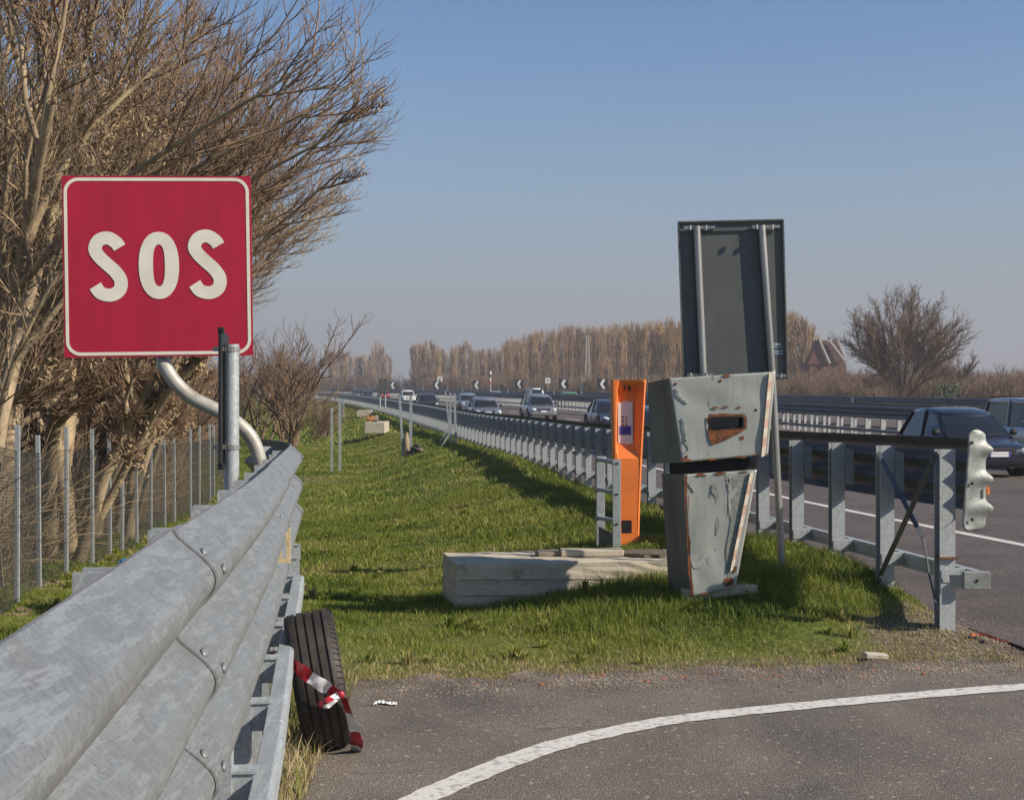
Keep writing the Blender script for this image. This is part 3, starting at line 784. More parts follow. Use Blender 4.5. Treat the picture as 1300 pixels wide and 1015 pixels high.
# rust blooms and paint flakes: small relief pieces
rr = random.Random(4)
def patch(cx, cy, w, h, Y, m, name, seed, n=11):
    r2 = random.Random(seed); pts = []
    for i in range(n):
        a = 2 * PI * i / n; q = r2.uniform(.55, 1.1); pts.append((cx + w * q * math.cos(a), cy + h * q * math.sin(a)))
    mb = MB(); pl = ragpoly(pts, Y, .25, seed); mb.prism(pl, (0, .002, 0)); o = recalc(mb.build(name, m)); child(o, vb); return o
for i, (x, y, w, h) in enumerate([(908, 517, 4, 1.6), (922, 516, 5, 1.3), (938, 517, 3, 1.5), (942, 555, 3, 3), (922, 473.8 + 3, 6, 2), (870, 583, 8, 2.5), (903, 583, 10, 1.5), (940, 580, 9, 1.6), (960, 577.5, 5, 1.5)]):
    patch(x, y, w, h, VY - .008, M['rust'], 'rust_patch', 20 + i)
def flake(pts, w, Y):   # curled strip of lifted paint
    c = catmull([(x, y, 0) for x, y in pts], 5); mb = MB(); V = []
    for i, v in enumerate(c):
        f = math.sin(PI * (i + .6) / (len(c) + .2)) * w
        f *= .26 * (1 + .5 * math.sin(i * 2.1)); jx = .6 * math.sin(i * 1.7 + w) + .4 * math.sin(i * 3.9)
        V += [P(v.x - f * .5 + jx, v.y, Y + .006), P(v.x + f * .2 + jx, v.y, Y + .001), P(v.x + f + jx, v.y + f * .3, Y - .004)]
    mb.add(V, [(3 * i + j, 3 * i + j + 1, 3 * i + j + 4, 3 * i + j + 3) for i in range(len(c) - 1) for j in range(2)])
    o = mb.build('paint_flake', M['peelpaint'], None, True); child(o, vb)
flake([(859, 492), (861, 502), (868, 508), (873, 512)], 4, VY - .010); flake([(867, 530), (868, 545), (871, 560)], 4, VY - .010)
flake([(865, 560), (873, 568), (868, 576)], 4, VY - .004)
for x, y in ((858, 487), (976, 480), (968, 571), (872, 579), (915, 483), (960, 520)):
    mb = MB(); mb.ell((0, 0, 0), (.010, .006, .010), 10, 6); o = mb.build('screw', M['rust'], None, True); o.location = P(x, y, VY - .006); child(o, vb)
# striped reflective edge
def stripe_edge(pa, pb, wpx, Y, n, name):
    m1 = MB(); m2 = MB()
    for i in range(n):
        t0, t1 = i / n, (i + 1) / n
        a0 = Vector((pa[0] + (pb[0] - pa[0]) * t0, pa[1] + (pb[1] - pa[1]) * t0, 0)); a1 = Vector((pa[0] + (pb[0] - pa[0]) * t1, pa[1] + (pb[1] - pa[1]) * t1, 0))
        mm = m1 if i % 2 else m2
        mm.prism([P(a0.x - wpx, a0.y + 3, Y), P(a0.x, a0.y, Y + .03), P(a1.x, a1.y, Y + .03), P(a1.x - wpx, a1.y + 3, Y)], (0, .004, 0))
    m1.build(name, M['stripe_r']); m2.build(name, M['stripe_w'])
    for o in list(COL.objects)[-2:]: recalc(o); child(o, vb)
M['stripe_r'] = mat('faded_pink_stripe', (.46, .33, .27), .6, 0, (.38, .22, .15), 12); M['stripe_w'] = mat('faded_white_stripe', (.56, .50, .42), .6, 0, (.38, .34, .26), 12)
stripe_edge((984.5, 470), (974.5, 577), 8, VY - .02, 9, 'edge_stripe')
LF = [(868, 602), (961, 596), (934, 745), (879, 757)]; LB = [(840, 601), (935, 595), (908, 738), (849, 748)]
o = boxpx(LF, LB, VY + .004, VY + .50); o.f.pop(0); child(recalc(o.build('lower_housing', M['enamel_shaded'])), vb)
o = dented_front(LF, VY, 34, 44, None, .005, 5).build('front_plate', M['peel'], None, True); sd = o.modifiers.new('s', 'SOLIDIFY'); sd.thickness = -.004; sd.offset = 0; child(o, vb)
stripe_edge((960.5, 597), (935, 722), 8, VY - .02, 9, 'edge_stripe')
for i, (x, y, w, h) in enumerate([(890, 602.5, 8, 2.5), (915, 600.5, 9, 2), (945, 598.5, 7, 1.5), (926, 738, 8, 8), (931, 722, 5, 5), (874, 640, .9, 14), (876, 690, .9, 12), (895, 753, 6, 2)]):
    patch(x, y, w, h, VY - .008, M['rust'], 'rust_patch', 40 + i)
flake([(872, 612), (876, 618), (881, 624)], 4, VY - .006)
M['primer'] = mat('blistered_primer', (.19, .205, .18), .8, 0, (.27, .285, .25), 45, .45, .6, bmp=.4, bscale=60, bdist=.008)
def blister(pts, m, sd, dy=.0045, name='peeled_patch', jit=.7):
    mb = MB(); pl = ragpoly(pts, VY - dy, jit, sd); mb.prism(pl, (0, .001, 0)); child(recalc(mb.build(name, M[m])), vb)
blister([(925, 608), (938, 603), (952, 602), (947, 630), (943, 660), (936, 690), (930, 722), (925, 735), (922, 700), (927, 668), (926, 640), (929, 622)], 'primer', 1)
blister([(904, 614), (909, 616), (911, 626), (915, 640), (912, 650), (913, 668), (909, 679), (908, 660), (905, 645), (908, 632), (903, 622)], 'primer', 2)
blister([(876, 704), (880, 714), (888, 712), (897, 700), (905, 716), (900, 719), (896, 708), (889, 719), (880, 720)], 'peelpaint', 3)
blister([(925, 606), (928, 618), (926, 630), (928, 642), (926, 655), (925, 642), (925, 620)], 'peelpaint', 4, .009)
blister([(869, 606), (873, 604), (871, 650), (876, 700), (880, 752), (877, 752), (872, 690)], 'rust', 6, .005, 'rust_edge', 1.3)
mb = boxpx([(872, 586), (952, 580), (950, 600), (872, 604)], [(850, 587), (930, 581), (930, 600), (850, 604)], VY + .06, VY + .5); child(recalc(mb.build('neck', M['dark'])), vb)
mb = boxpx([(873, 748), (961, 742), (963, 752), (873, 762)], [(850, 742), (940, 738), (940, 748), (850, 752)], VY + .03, VY + .6); child(recalc(mb.build('plinth', M['concrete'])), vb)

# ------------------------------------------------------------------ orange emergency phone column
OY = 13.9
oc = empty('emergency_phone', P(797, 692, OY), 'orange emergency call column with recessed white keypad panel, number 74 above it', 'emergency phone')
kk = OY / F
def OC(x, y, d=0): return P(x, y, OY) + Vector((0, d, 0))
# shell built as rows of cross-sections (outer rim, inner recess)
rows = [ # y, xl, xr, inner l, inner r, recess depth
    (482, 778, 820.5, None), ]
mb = MB()
ys_ = [482, 487, 500, 520, 540, 560, 572, 582, 600, 640, 658, 692]
xl = [778.5, 778.6, 778.8, 779.2, 779.6, 780, 780.3, 780.5, 781, 782, 782.5, 783]
xr = [820.5, 820.3, 819.5, 818.5, 817.5, 816.5, 815.8, 815.3, 814.5, 812.8, 812.3, 811.5]
il = [786, 786, 785.5, 785, 784.6, 784.4, 784.6, 785, 785.5, 786, 786.5, 787]
ir = [815, 813.5, 810, 806.5, 805.5, 805, 808, 811, 811, 810, 809, 808]
dep = [.0, .02, .085, .10, .10, .095, .05, .008, .004, .004, .004, .0]
ring = []
for y, a, b, c, d_, e in zip(ys_, xl, xr, il, ir, dep):
    br = b - 2.0
    ring.append([OC(a, y, .0), OC(c - 2.5 * (e > .01), y, 0), OC(c, y, e), OC(d_, y, e), OC(br, y, 0.0), OC(b, y, .015), OC(b - 1, y, .30), OC(a - 1, y, .30)])
mb.loft(ring); oo = recalc(mb.build('shell', M['orange'], None, bevel=.004)); child(oo, oc)
mb = MB(); mb.prism([OC(785.2, 511, .085), OC(804, 510, .088), OC(804.5, 565, .082), OC(785.5, 562.5, .08)], (0, .01, 0)); pn = recalc(mb.build('keypad_panel', M['white'], bevel=.001)); child(pn, oc)
mb = MB(); mb.prism([OC(787.5, 541, .079), OC(802, 541, .081), OC(802, 552, .08), OC(787.5, 552, .078)], (0, .003, 0)); child(recalc(mb.build('blue_label', M['blue'])), oc)
for j in range(3):
    for i, m in enumerate((M['ink'], M['reddot'])):
        mb = MB(); x = 791.5 + 4.5 * i; y = 529.5 + 5 * j; s = 1.1
        mm = M['reddot'] if (j == 2) else m
        mb.prism([OC(x - s, y - s, .079), OC(x + s, y - s, .08), OC(x + s, y + s, .08), OC(x - s, y + s, .079)], (0, .003, 0)); child(recalc(mb.build('key', mm)), oc)
# number 74 painted in the hood
def sline(pts, w, Y, off):
    m = MB()
    for a, b in zip(pts[:-1], pts[1:]):
        m.bar(OC(*a, off), OC(*b, off), w, .002, (0, 1, 0))
    return m
def dd(y): return float(np.interp(y, ys_, dep)) - .006
mb = MB()
for pts in ([(790.5, 489), (795, 489)], [(795, 489), (792, 496)], [(800, 488.5), (797, 494), (802, 494)], [(800.8, 491), (800, 497)]):
    for a, b in zip(pts[:-1], pts[1:]): mb.bar(OC(*a, dd(a[1])), OC(*b, dd(b[1])), .012, .003, (0, 1, 0))
child(mb.build('number', M['ink']), oc)
mb = MB(); mb.prism([OC(790, 660, -.002), OC(802, 660, -.002), OC(802, 676, -.002), OC(790, 676, -.002)], (0, .004, 0)); child(recalc(mb.build('base_opening', M['dark'])), oc)
mb = MB(); mb.prism([OC(791.5, 509, .08), OC(799, 509, .08), OC(799, 510.2, .08), OC(791.5, 510.2, .08)], (0, .003, 0)); child(recalc(mb.build('label', M['white'])), oc)

# steel rack around the column
kr = empty('steel_rack', P(772, 695, 13.5), 'low galvanised rack of two uprights and three bent tubes in front of the orange column', 'rack')
def cupr(xc, y0, y1, Y, w):
    m = MB(); h = (y1 - y0) / F * Y; b = P(xc, y1, Y)
    m.box((b.x, b.y, b.z + h / 2), (w, .006, h)); m.box((b.x - w / 2 + .003, b.y + .03, b.z + h / 2), (.006, .052, h - .002)); m.box((b.x + w / 2 - .003, b.y + .03, b.z + h / 2), (.006, .052, h - .002)); return m
child(cupr(783, 583, 698, 13.3, .075).build('upright', M['galv_post'], bevel=.003), kr)
child(cupr(762.5, 579, 693, 13.75, .08).build('upright', M['galv_post'], bevel=.003), kr)
for y in (584, 622, 658):
    c = catmull([P(758, y, 13.85), P(759.5, y - 1, 13.72), P(764, y - .5, 13.68), P(772, y + 1.2, 13.6), P(780, y + 3, 13.4)], 5)
    mb = MB(); mb.tube(c, .022, 10); child(mb.build('tube', M['galv_post'], None, True), kr)
for y in (588, 627, 665):
    mb = MB(); mb.box(P(783, y, 13.293), (.03, .004, .012)); child(mb.build('slot', M['dark']), kr)
mb = MB(); mb.prism([P(760, 668, 13.72), P(778, 677, 13.36), P(778, 700, 13.36), P(760, 693, 13.72)], (.006, .01, 0)); child(recalc(mb.build('kick_plate', M['galv_dark'])), kr)

# ------------------------------------------------------------------ concrete block
cb = empty('concrete_block', P(700, 760, 11.3), 'long low weathered concrete block lying in the grass', 'concrete block')
cz = CAMZ - 1.405
ft = [Vector((-.435, 11.2, cz)), Vector((1.42, 11.35, cz)), Vector((1.42, 11.35, cz - .5)), Vector((-.435, 11.2, cz - .5))]
bt = [Vector((-.585, 11.98, cz)), Vector((1.40, 12.2, cz)), Vector((1.40, 12.2, cz - .5)), Vector((-.585, 11.98, cz - .5))]
def rough_block(f, b, nx, ny, nz, amp, seed):
    import bmesh
    mb = MB(); mb.hexa(f + b); o = mb.build('slab', M['concrete'])
    bm = bmesh.new(); bm.from_mesh(o.data)
    bmesh.ops.subdivide_edges(bm, edges=bm.edges, cuts=14, use_grid_fill=True)
    r2 = random.Random(seed)
    for v in bm.verts:
        v.co += Vector((r2.uniform(-1, 1), r2.uniform(-1, 1), r2.uniform(-1, 1))) * amp
    bmesh.ops.recalc_face_normals(bm, faces=bm.faces); bm.to_mesh(o.data); bm.free(); return o
o = rough_block(ft, bt, 1, 1, 1, .005, 3); child(o, cb)
for z_, y_ in ((.125, 11.195), (.25, 11.195)):
    mb = MB(); mb.bar(Vector((-.42, y_, cz - z_)), Vector((1.4, y_ + .15, cz - z_ - .004)), .004, .005, (0, 1, 0)); child(mb.build('board_mark', M['wood']), cb)
for a, (x0, x1, y0, y1, h) in enumerate(((.40, .92, 11.66, 11.82, .055), (.2, .40, 11.68, 11.84, .04))):
    mb = MB(); mb.box(((x0 + x1) / 2, (y0 + y1) / 2, cz + h / 2 + .003), (x1 - x0, y1 - y0, h), Matrix.Rotation(.12 * (a + .3), 3, 'Z'))
    o = mb.build('timber_offcut' if a else 'concrete_lump', M['wood'] if a else M['concrete'], bevel=.01)
    tag(o, 'dark split timber offcut on the concrete block, left of the pale lump' if a else 'pale oblong concrete lump lying on top of the long concrete block', 'offcut' if a else 'rubble')

mb = MB(); r2 = random.Random(8); top_ = []
for i in range(26):
    a_ = 2 * PI * i / 26; q_ = r2.uniform(.8, 1.1); top_.append(Vector((1.13 + .38 * q_ * math.cos(a_), 11.82 + .22 * q_ * math.sin(a_), cz + .004)))
mb.prism(top_, (0, 0, .02)); M['soil'] = mat('soil', (.10, .075, .05), .95, 0, (.24, .19, .13), 30, bmp=.8, bscale=60, bdist=.03)
tag(recalc(mb.build('soil_patch', M['soil'])), 'thin brown patch of soil and straw on top of the long concrete block', 'soil')
# ------------------------------------------------------------------ tyre with tape
ty = empty('tyre', (0, 0, 0), 'worn dark car tyre standing on its tread, leaning beside the lower rail', 'tyre')
TR, TW = .325, .22
mb = MB()
prof = []
for a, r in ((-.092, .205), (-.10, .23), (-.108, .265), (-.106, .295), (-.094, .314), (-.082, .321)): prof.append((a, r))
for c in (-.055, -.018, .018, .055):
    prof += [(c - .006, .3255), (c - .004, .316), (c + .004, .316), (c + .006, .3255)]
prof += [(.082, .321), (.094, .314), (.106, .295), (.108, .265), (.10, .23), (.092, .205), (.085, .198), (-.085, .198), (-.092, .205)]
mb.lathe(prof, 64); recalc(mb.build('casing', M['tyre'], ty, True, angle=35))
mb = MB()
for i in range(72):
    a = 2 * PI * i / 72
    for s in (-1, 1):
        p1 = Vector((s * .082, .322 * math.cos(a), .322 * math.sin(a))); p2 = Vector((s * .102, .309 * math.cos(a + .02), .309 * math.sin(a + .02)))
        mb.bar(p1, p2, .004, .004, (math.cos(a) * 0 + 1, 0, 0))
mb.build('tread_sipes', M['dark'], ty)
TYC = P(405, 862, 6.72); ty.location = TYC; ty.scale = (1.1, 1, 1)
ty.rotation_euler = (0, math.radians(-10), math.radians(9))
# tape
tp = empty('barrier_tape', P(440, 880, 6.4), 'crumpled red and white barrier tape tied around the tyre and hooked on the rail', 'barrier tape')
def tape(pts, w, seglen, start, twist=None):
    c = catmull(pts, 14); acc = 0; groups = {0: MB(), 1: MB()}
    ws = []
    for i, p in enumerate(c):
        t = (c[min(i + 1, len(c) - 1)] - c[max(i - 1, 0)]).normalized()
        u = Vector((0, -1, 0)).cross(t); u.normalize()
        a = (twist(i / (len(c) - 1)) if twist else 0)
        nn = t.cross(u); u = u * math.cos(a) + nn * math.sin(a)
        ww = w * (.9 + .1 * math.sin(i * .35 + 1))
        mid = p + nn * .010 * math.sin(i * .4)
        ws.append((p + u * ww / 2, mid, p - u * ww / 2))
    for i in range(len(c) - 1):
        L_ = (c[i + 1] - c[i]).length; g = int((acc + start) / seglen) % 2; acc += L_
        a, b = ws[i], ws[i + 1]; groups[g].add([a[0], a[1], a[2], b[0], b[1], b[2]], [(0, 1, 4, 3), (1, 2, 5, 4)])
    for g in (0, 1):
        if groups[g].v:
            o = groups[g].build('white_stripe' if g == 0 else 'red_stripe', M['tape_w'] if g == 0 else M['tape_r'], None, True); child(o, tp)
TY_ = 6.36
tape([P(349, 826, 6.62), P(358, 830, 6.5), P(372, 842, 6.36), P(392, 858, 6.33), P(412, 871, 6.34), P(431, 881, 6.36)], .068, .105, .03, lambda t: .7 * (1 - t) ** 2 * 2 + max(0, t - .7) * 2.5)
tape([P(432, 881, 6.34), P(420, 886, 6.30), P(409, 892, 6.29), P(406, 895, 6.31), P(416, 896, 6.30), P(427, 887, 6.32), P(433, 881, 6.33)], .034, .10, .06, lambda t: .8)
tape([P(432, 880, 6.34), P(438, 890, 6.38), P(443, 905, 6.42), P(450, 925, 6.48), P(453, 945, 6.55), P(448, 962, 6.7)], .06, .12, .10, lambda t: .5 + .4 * math.sin(t * 6))
tape([P(349, 826, 6.62), P(345, 829, 6.68), P(340, 827, 6.78)], .02, .1, .1)
mb = MB(); mb.ell((0, 0, 0), (.018, .014, .018), 8, 6); o = mb.build('knot', M['tape_r'], None, True); o.location = P(432.5, 881, 6.33); child(o, tp)

# ------------------------------------------------------------------ small rubbish
def crumple(name, c, size, m, label, cat, seed, flat=.4):
    mb = MB(); mb.ell((0, 0, 0), (size, size * .7, size * flat), 10, 6); r2 = random.Random(seed)
    mb.v = [tuple(Vector(v) * r2.uniform(.6, 1.25)) for v in mb.v]
    o = mb.build(name, m); o.location = c; return tag(o, label, cat)
def gz(x, y): return float(ground_z(x, y))
def onground(px, Y, dz=0):
    X = (px - HX) / F * Y; return Vector((X, Y, gz(X, Y) + dz))
pr = empty('crushed_wrapper', (0, 0, 0), 'flattened white paper wrapper on the asphalt edge right of the tyre', 'litter')
mb = MB(); r2 = random.Random(3); c = catmull([P(474, 893, 7.55) * 1, P(482, 890, 7.6), P(492, 891, 7.58), P(504, 892, 7.56)], 6); V = []
for i, v in enumerate(c):
    for s in (-1, 0, 1): V.append((v.x, v.y + s * .030 + r2.uniform(-.012, .012), .007 + r2.uniform(0, .006)))
mb.add(V, [(3 * i + j, 3 * i + j + 1, 3 * i + j + 4, 3 * i + j + 3) for i in range(len(c) - 1) for j in range(2)]); o = mb.build('paper', M['rub'], pr)
crumple('bottle_cap', onground(756, 11.85, .05), .03, M['rub'], 'small white scrap in the grass left of the steel rack foot', 'litter', 5, .8)
o = crumple('wrapper', onground(158, 16.8, .08), .07, M['bluetrash'], 'bright blue wrapper in the grass behind the left guardrail', 'litter', 9, .6)
o = MB(); o.box((0, 0, 0), (.15, .06, .03)); o = o.build('broken_slab', M['concrete'], bevel=.005); o.location = Vector((2.27, 8.85, .02)) ; o.rotation_euler = (.1, .1, .2); tag(o, 'pale broken slab piece at the grass edge above the white line', 'rubble')
mb = MB(); c = catmull([P(1232, 803, 9.45), P(1243, 796, 9.5), P(1252, 800, 9.45), P(1262, 812, 9.3), P(1280, 824, 9.15)], 6)
r2 = random.Random(12); V = []
for i, v in enumerate(c):
    X, Y = v.x, v.y; z = max(gz(X, Y), float(road_z(.3, Y))) + .012
    for s in (-1, 0, 1): V.append((X + s * .004, Y + s * .028 + r2.uniform(-.008, .008), z + r2.uniform(0, .02) + (s == 0) * .012))
mb.add(V, [(3 * i + j, 3 * i + j + 1, 3 * i + j + 4, 3 * i + j + 3) for i in range(len(c) - 1) for j in range(2)])
tag(mb.build('torn_plastic', M['orangeplastic']), 'torn strip of orange plastic on the ground by the guardrail end post', 'litter')

# ------------------------------------------------------------------ field furniture
def fpost(a, b, Y, r=.03, label=None, name='fence_post', lean=None):
    mb = MB(); A = P(*a, Y); B = P(*b, Y); mb.bar(A, B, 2 * r, 2 * r, (0, 1, 0)); mb.box(A + Vector((0, 0, .01)), (2.3 * r, 2.3 * r, .02))
    o = mb.build(name, M['galv_post'], None); return tag(o, label, 'fence post', 'posts left standing in the field')
M['galv_post']
fpost((421, 518), (421, 600), 41, .028, 'thin grey fence post, left one of the pair standing mid-field')
fpost((431.3, 509), (431.3, 600), 41.5, .035, 'thicker taller grey fence post, right one of the pair standing mid-field')
fpost((507.5, 506), (512, 586), 43, .035, 'slightly leaning grey fence post beside the dead stump')
fpost((521.5, 502), (521.3, 586), 43, .04, 'upright grey fence post right of the dead stump')
fpost((565.5, 497), (571, 546), 46, .025, 'leaning thin pole, leftmost of the three against the guardrail')
fpost((571.5, 499), (572.5, 572), 45.5, .03, 'middle upright pole of the three against the guardrail')
fpost((577, 500), (579, 572), 45, .035, 'rightmost upright pole of the three against the guardrail')
fpost((578, 538), (555, 576), 44, .03, 'diagonal brace pole leaning against the upright poles near the guardrail')
fpost((571, 540), (551, 574), 46, .022, 'thinner diagonal pole behind the brace pole near the guardrail')
fpost((376.5, 517), (376.5, 541), 95, .05, 'distant thin fence post alone left of the leafless bush')
fpost((436, 506), (436, 530), 90, .05, 'distant thin fence post behind the mid-field pair')
mb = MB(); c = catmull([onground(516.5, 43, -.1), onground(516, 43, .5), onground(517, 43, .75)], 4); mb.tube(c, [.1, .1, .1, .09, .11, .08, .07, .05, .03], 7); tag(mb.build('dead_stump', M['bark'], None, True), 'narrow dead wooden stump between two fence posts', 'stump')
crumple('rubbish_heap', onground(528, 42.8, .15),   .2, M['ivy'], 'small dark green rubbish bag right of the field posts', 'litter', 21, .8)
crumple('paper_scrap', onground(534, 42.5, .12), .10, M['wood'], 'pale paper scrap right of the green rubbish in the field', 'litter', 22, .6)
# slabs in the field
def slabpx(x0, x1, yt, yb, Y, dep, name, label, m='concrete', rot=0):
    mb = MB(); A = P(x0, yt, Y); B = P(x1, yb, Y); mb.box(((A.x + B.x) / 2, Y + dep / 2, (A.z + B.z) / 2 - .1), (B.x - A.x, dep, A.z - B.z + .2), Matrix.Rotation(rot, 3, 'Z'))
    o = mb.build(name, M[m], bevel=.01); return tag(o, label, 'concrete slab')
slabpx(463, 488, 536, 544, 62, 2.4, 'concrete_slab', 'pale concrete slab in the field carrying an orange and a tan lump')
slabpx(453, 471, 521, 525, 95, 2, 'concrete_slab', 'small far concrete slab in the field beyond the larger one')
M['ochre'] = mat('ochre_lump', (.50, .24, .07), .8)
crumple('orange_lump', P(470, 531, 62.6) + Vector((0, 0, .02)), .22, M['ochre'], 'orange lump lying on the pale slab in the field', 'rubble', 31, .5)
crumple('tan_lump', P(476, 531.5, 62.8), .18, M['wood'], 'tan lump on the pale slab, right of the orange one', 'rubble', 32, .9)
# grey double sign back
o_ = empty('sign_seen_from_behind', onground(486, 80), 'small distant grey sign back on two posts beside the guardrail', 'sign')
for x0, x1 in ((481, 485.8), (486.4, 491)):
    mb = MB(); mb.prism([P(x0, 480.5, 80), P(x1, 480.5, 80), P(x1, 500, 80), P(x0, 500, 80)], (0, .05, 0)); child(recalc(mb.build('panel', M['signback'])), o_)
for x in (482.3, 489):
    mb = MB(); mb.tube([P(x, 481, 80.1), P(x, 519, 80.1)], .05, 8); child(mb.build('post', M['galv_post']), o_)

# ------------------------------------------------------------------ left fence
wf = empty('wire_fence', (-5, 18, gz(-5, 18)), 'wire mesh fence with many thin grey posts along the bare trees', 'fence')
fp = [(-3.95, 9.5), (-4.2, 11.3), (-4.54, 13), (-4.90, 14.7), (-5.03, 16), (-5.12, 17.3), (-5.30, 18.7), (-5.36, 19.5), (-5.45, 20.6), (-5.73, 22.5), (-5.95, 24.3), (-6.02, 25.3), (-6.12, 27), (-6.4, 29), (-6.6, 31), (-7.0, 33.3), (-7.3, 36), (-7.8, 38.5), (-8.4, 41), (-9.1, 44), (-9.8, 47), (-10.6, 50), (-11.3, 53), (-12, 56)]
for j, (x, y) in enumerate(fp):
    g = gz(x, y); h = 1.6 + (.06 if j % 3 else 0) + .005 * (y - 13)
    mb = MB(); lean = R.uniform(-.02, .02); mb.bar((x, y, g - .1), (x + lean, y, g + h), .042, .03, (0, 1, 0)); mb.box((x + lean - .015, y + .012, g + h - .03), (.012, .03, .04))
    child(mb.build('post', M['galv_post']), wf)
net = MB(); NV = []; NF = []
def wire(a, b, r):
    a = np.array(a); b = np.array(b); d = b - a; d /= np.linalg.norm(d); u = np.cross(d, (0.3, 1, .1)); u /= np.linalg.norm(u); v = np.cross(d, u)
    k0 = len(NV)
    for p in (a, b):
        for t in (0, 2.094, 4.189): NV.append(p + (u * math.cos(t) + v * math.sin(t)) * r)
    for q in range(3): NF.append((k0 + q, k0 + (q + 1) % 3, k0 + 3 + (q + 1) % 3, k0 + 3 + q))
for (x0, y0), (x1, y1) in zip(fp[:-1], fp[1:]):
    Ls = math.hypot(x1 - x0, y1 - y0); H_ = 1.42; stp = .055 if y0 < 32 else .12
    g0, g1 = gz(x0, y0), gz(x1, y1)
    def pt(s, h): return (x0 + (x1 - x0) * s / Ls, y0 + (y1 - y0) * s / Ls + .02, g0 + (g1 - g0) * s / Ls + h)
    s = -H_
    while s < Ls:
        for sg_ in (1, -1):
            # diagonal from (s,0) to (s+H,H), clipped to the bay
            a0, a1 = max(0, s), min(Ls, s + H_)
            if a1 > a0 + .01:
                if sg_ == 1: wire(pt(a0, a0 - s), pt(a1, a1 - s), .0015)
                else: wire(pt(a0, H_ - (a0 - s)), pt(a1, H_ - (a1 - s)), .0015)
        s += stp * 1.0
    for h in (.02, .7, H_): wire(pt(0, h), pt(Ls, h), .003)
M['net'] = mat('fence_wire', (.07, .075, .07), .6, .4)
child(fastmesh('wire_mesh', np.array(NV), np.array(NF), M['net']), wf)

# ------------------------------------------------------------------ trees
def tubes(polys, n):
    """polys: list of (pts list, radii list) -> V,F arrays"""
    groups = {}
    for p, r in polys: groups.setdefault(len(p), []).append((p, r))
    Vs = []; Fs = []; base = 0
    for k, g in groups.items():
        Pn = np.array([a for a, _ in g]); Rn = np.array([b for _, b in g])
        T = np.empty_like(Pn); T[:, 1:-1] = Pn[:, 2:] - Pn[:, :-2]; T[:, 0] = Pn[:, 1] - Pn[:, 0]; T[:, -1] = Pn[:, -1] - Pn[:, -2]
        T /= np.linalg.norm(T, axis=2, keepdims=True) + 1e-9
        ref = np.where(np.abs(T[:, :1, 2:3]) > .85, np.array([[[1., 0, 0]]]), np.array([[[0, 0, 1.]]]))
        U = np.cross(T, np.broadcast_to(ref, T.shape)); U /= np.linalg.norm(U, axis=2, keepdims=True) + 1e-9
        W = np.cross(T, U)
        a = np.arange(n) * 2 * PI / n
        V = Pn[:, :, None, :] + Rn[:, :, None, None] * (U[:, :, None, :] * np.cos(a)[None, None, :, None] + W[:, :, None, :] * np.sin(a)[None, None, :, None])
        m = len(g)
        idx = base + (np.arange(m)[:, None, None] * k + np.arange(k - 1)[None, :, None]) * n
        j = np.arange(n)[None, None, :]; j2 = (j + 1) % n
        Fq = np.stack([idx + j, idx + j2, idx + n + j2, idx + n + j], -1).reshape(-1, 4)
        Vs.append(V.reshape(-1, 3)); Fs.append(Fq); base += m * k * n
    return np.concatenate(Vs), np.concatenate(Fs)

def env_x(z): return float(np.interp(z, [0, 2, 3.0, 3.6, 4.4, 5.2, 7, 9], [.5, 1.0, 1.4, 2.9, 3.8, 4.0, 3.7, 3.2]))
def grow(rr, p, d, length, r0, lev, prm, out):
    L = prm[lev]; ns = L['seg']; pts = [p]; rad = [r0]; step = length / ns; dd_ = list(d); dirs = [tuple(d)]
    bias = L.get('bias', (0, 0, 0)); up = L.get('up', 0); wig = L.get('wig', .15)
    for i in range(ns):
        dd_ = [dd_[0] + rr.gauss(0, wig) + bias[0], dd_[1] + rr.gauss(0, wig) + bias[1], dd_[2] + rr.gauss(0, wig) * .7 + up + bias[2]]
        n_ = math.sqrt(sum(c * c for c in dd_)) or 1; dd_ = [c / n_ for c in dd_]
        p = (p[0] + dd_[0] * step, p[1] + dd_[1] * step, p[2] + dd_[2] * step)
        if 'env' in L and p[0] > env_x(p[2]) and len(pts) > 1: break
        pts.append(p); dirs.append(tuple(dd_)); rad.append(r0 * (1 - (1 - L.get('tip', .35)) * (i + 1) / ns))
    out[lev].append((pts, rad)); ns = len(pts) - 1
    if lev + 1 < len(prm):
        nc = L['kids']; nc = int(nc * rr.uniform(.8, 1.2) + .5)
        for c in range(nc):
            t = L.get('t0', .3) + (1 - L.get('t0', .3)) * (c + rr.random()) / nc; t = min(t, .999)
            f = min(t * ns, ns - .001); i = int(f); q = f - i
            a, b = pts[i], pts[i + 1]; bp = (a[0] + (b[0] - a[0]) * q, a[1] + (b[1] - a[1]) * q, a[2] + (b[2] - a[2]) * q)
            dv = Vector(dirs[i + 1]); ax = dv.orthogonal().normalized(); ax.rotate(Matrix.Rotation(rr.uniform(0, 2 * PI), 3, dv))
            an = math.radians(rr.uniform(*L['ang'])); nd = dv.copy(); nd.rotate(Matrix.Rotation(an, 3, ax))
            if L.get('noz') and nd.z < -.1: nd.z *= -.5
            cl = length * L['ratio'] * rr.uniform(.65, 1.15) * (1 - L.get('fall', .45) * t)
            rc = min(rad[i] * .72, prm[lev + 1]['r'] * rr.uniform(.7, 1.2))
            grow(rr, bp, tuple(nd), cl, rc, lev + 1, prm, out)

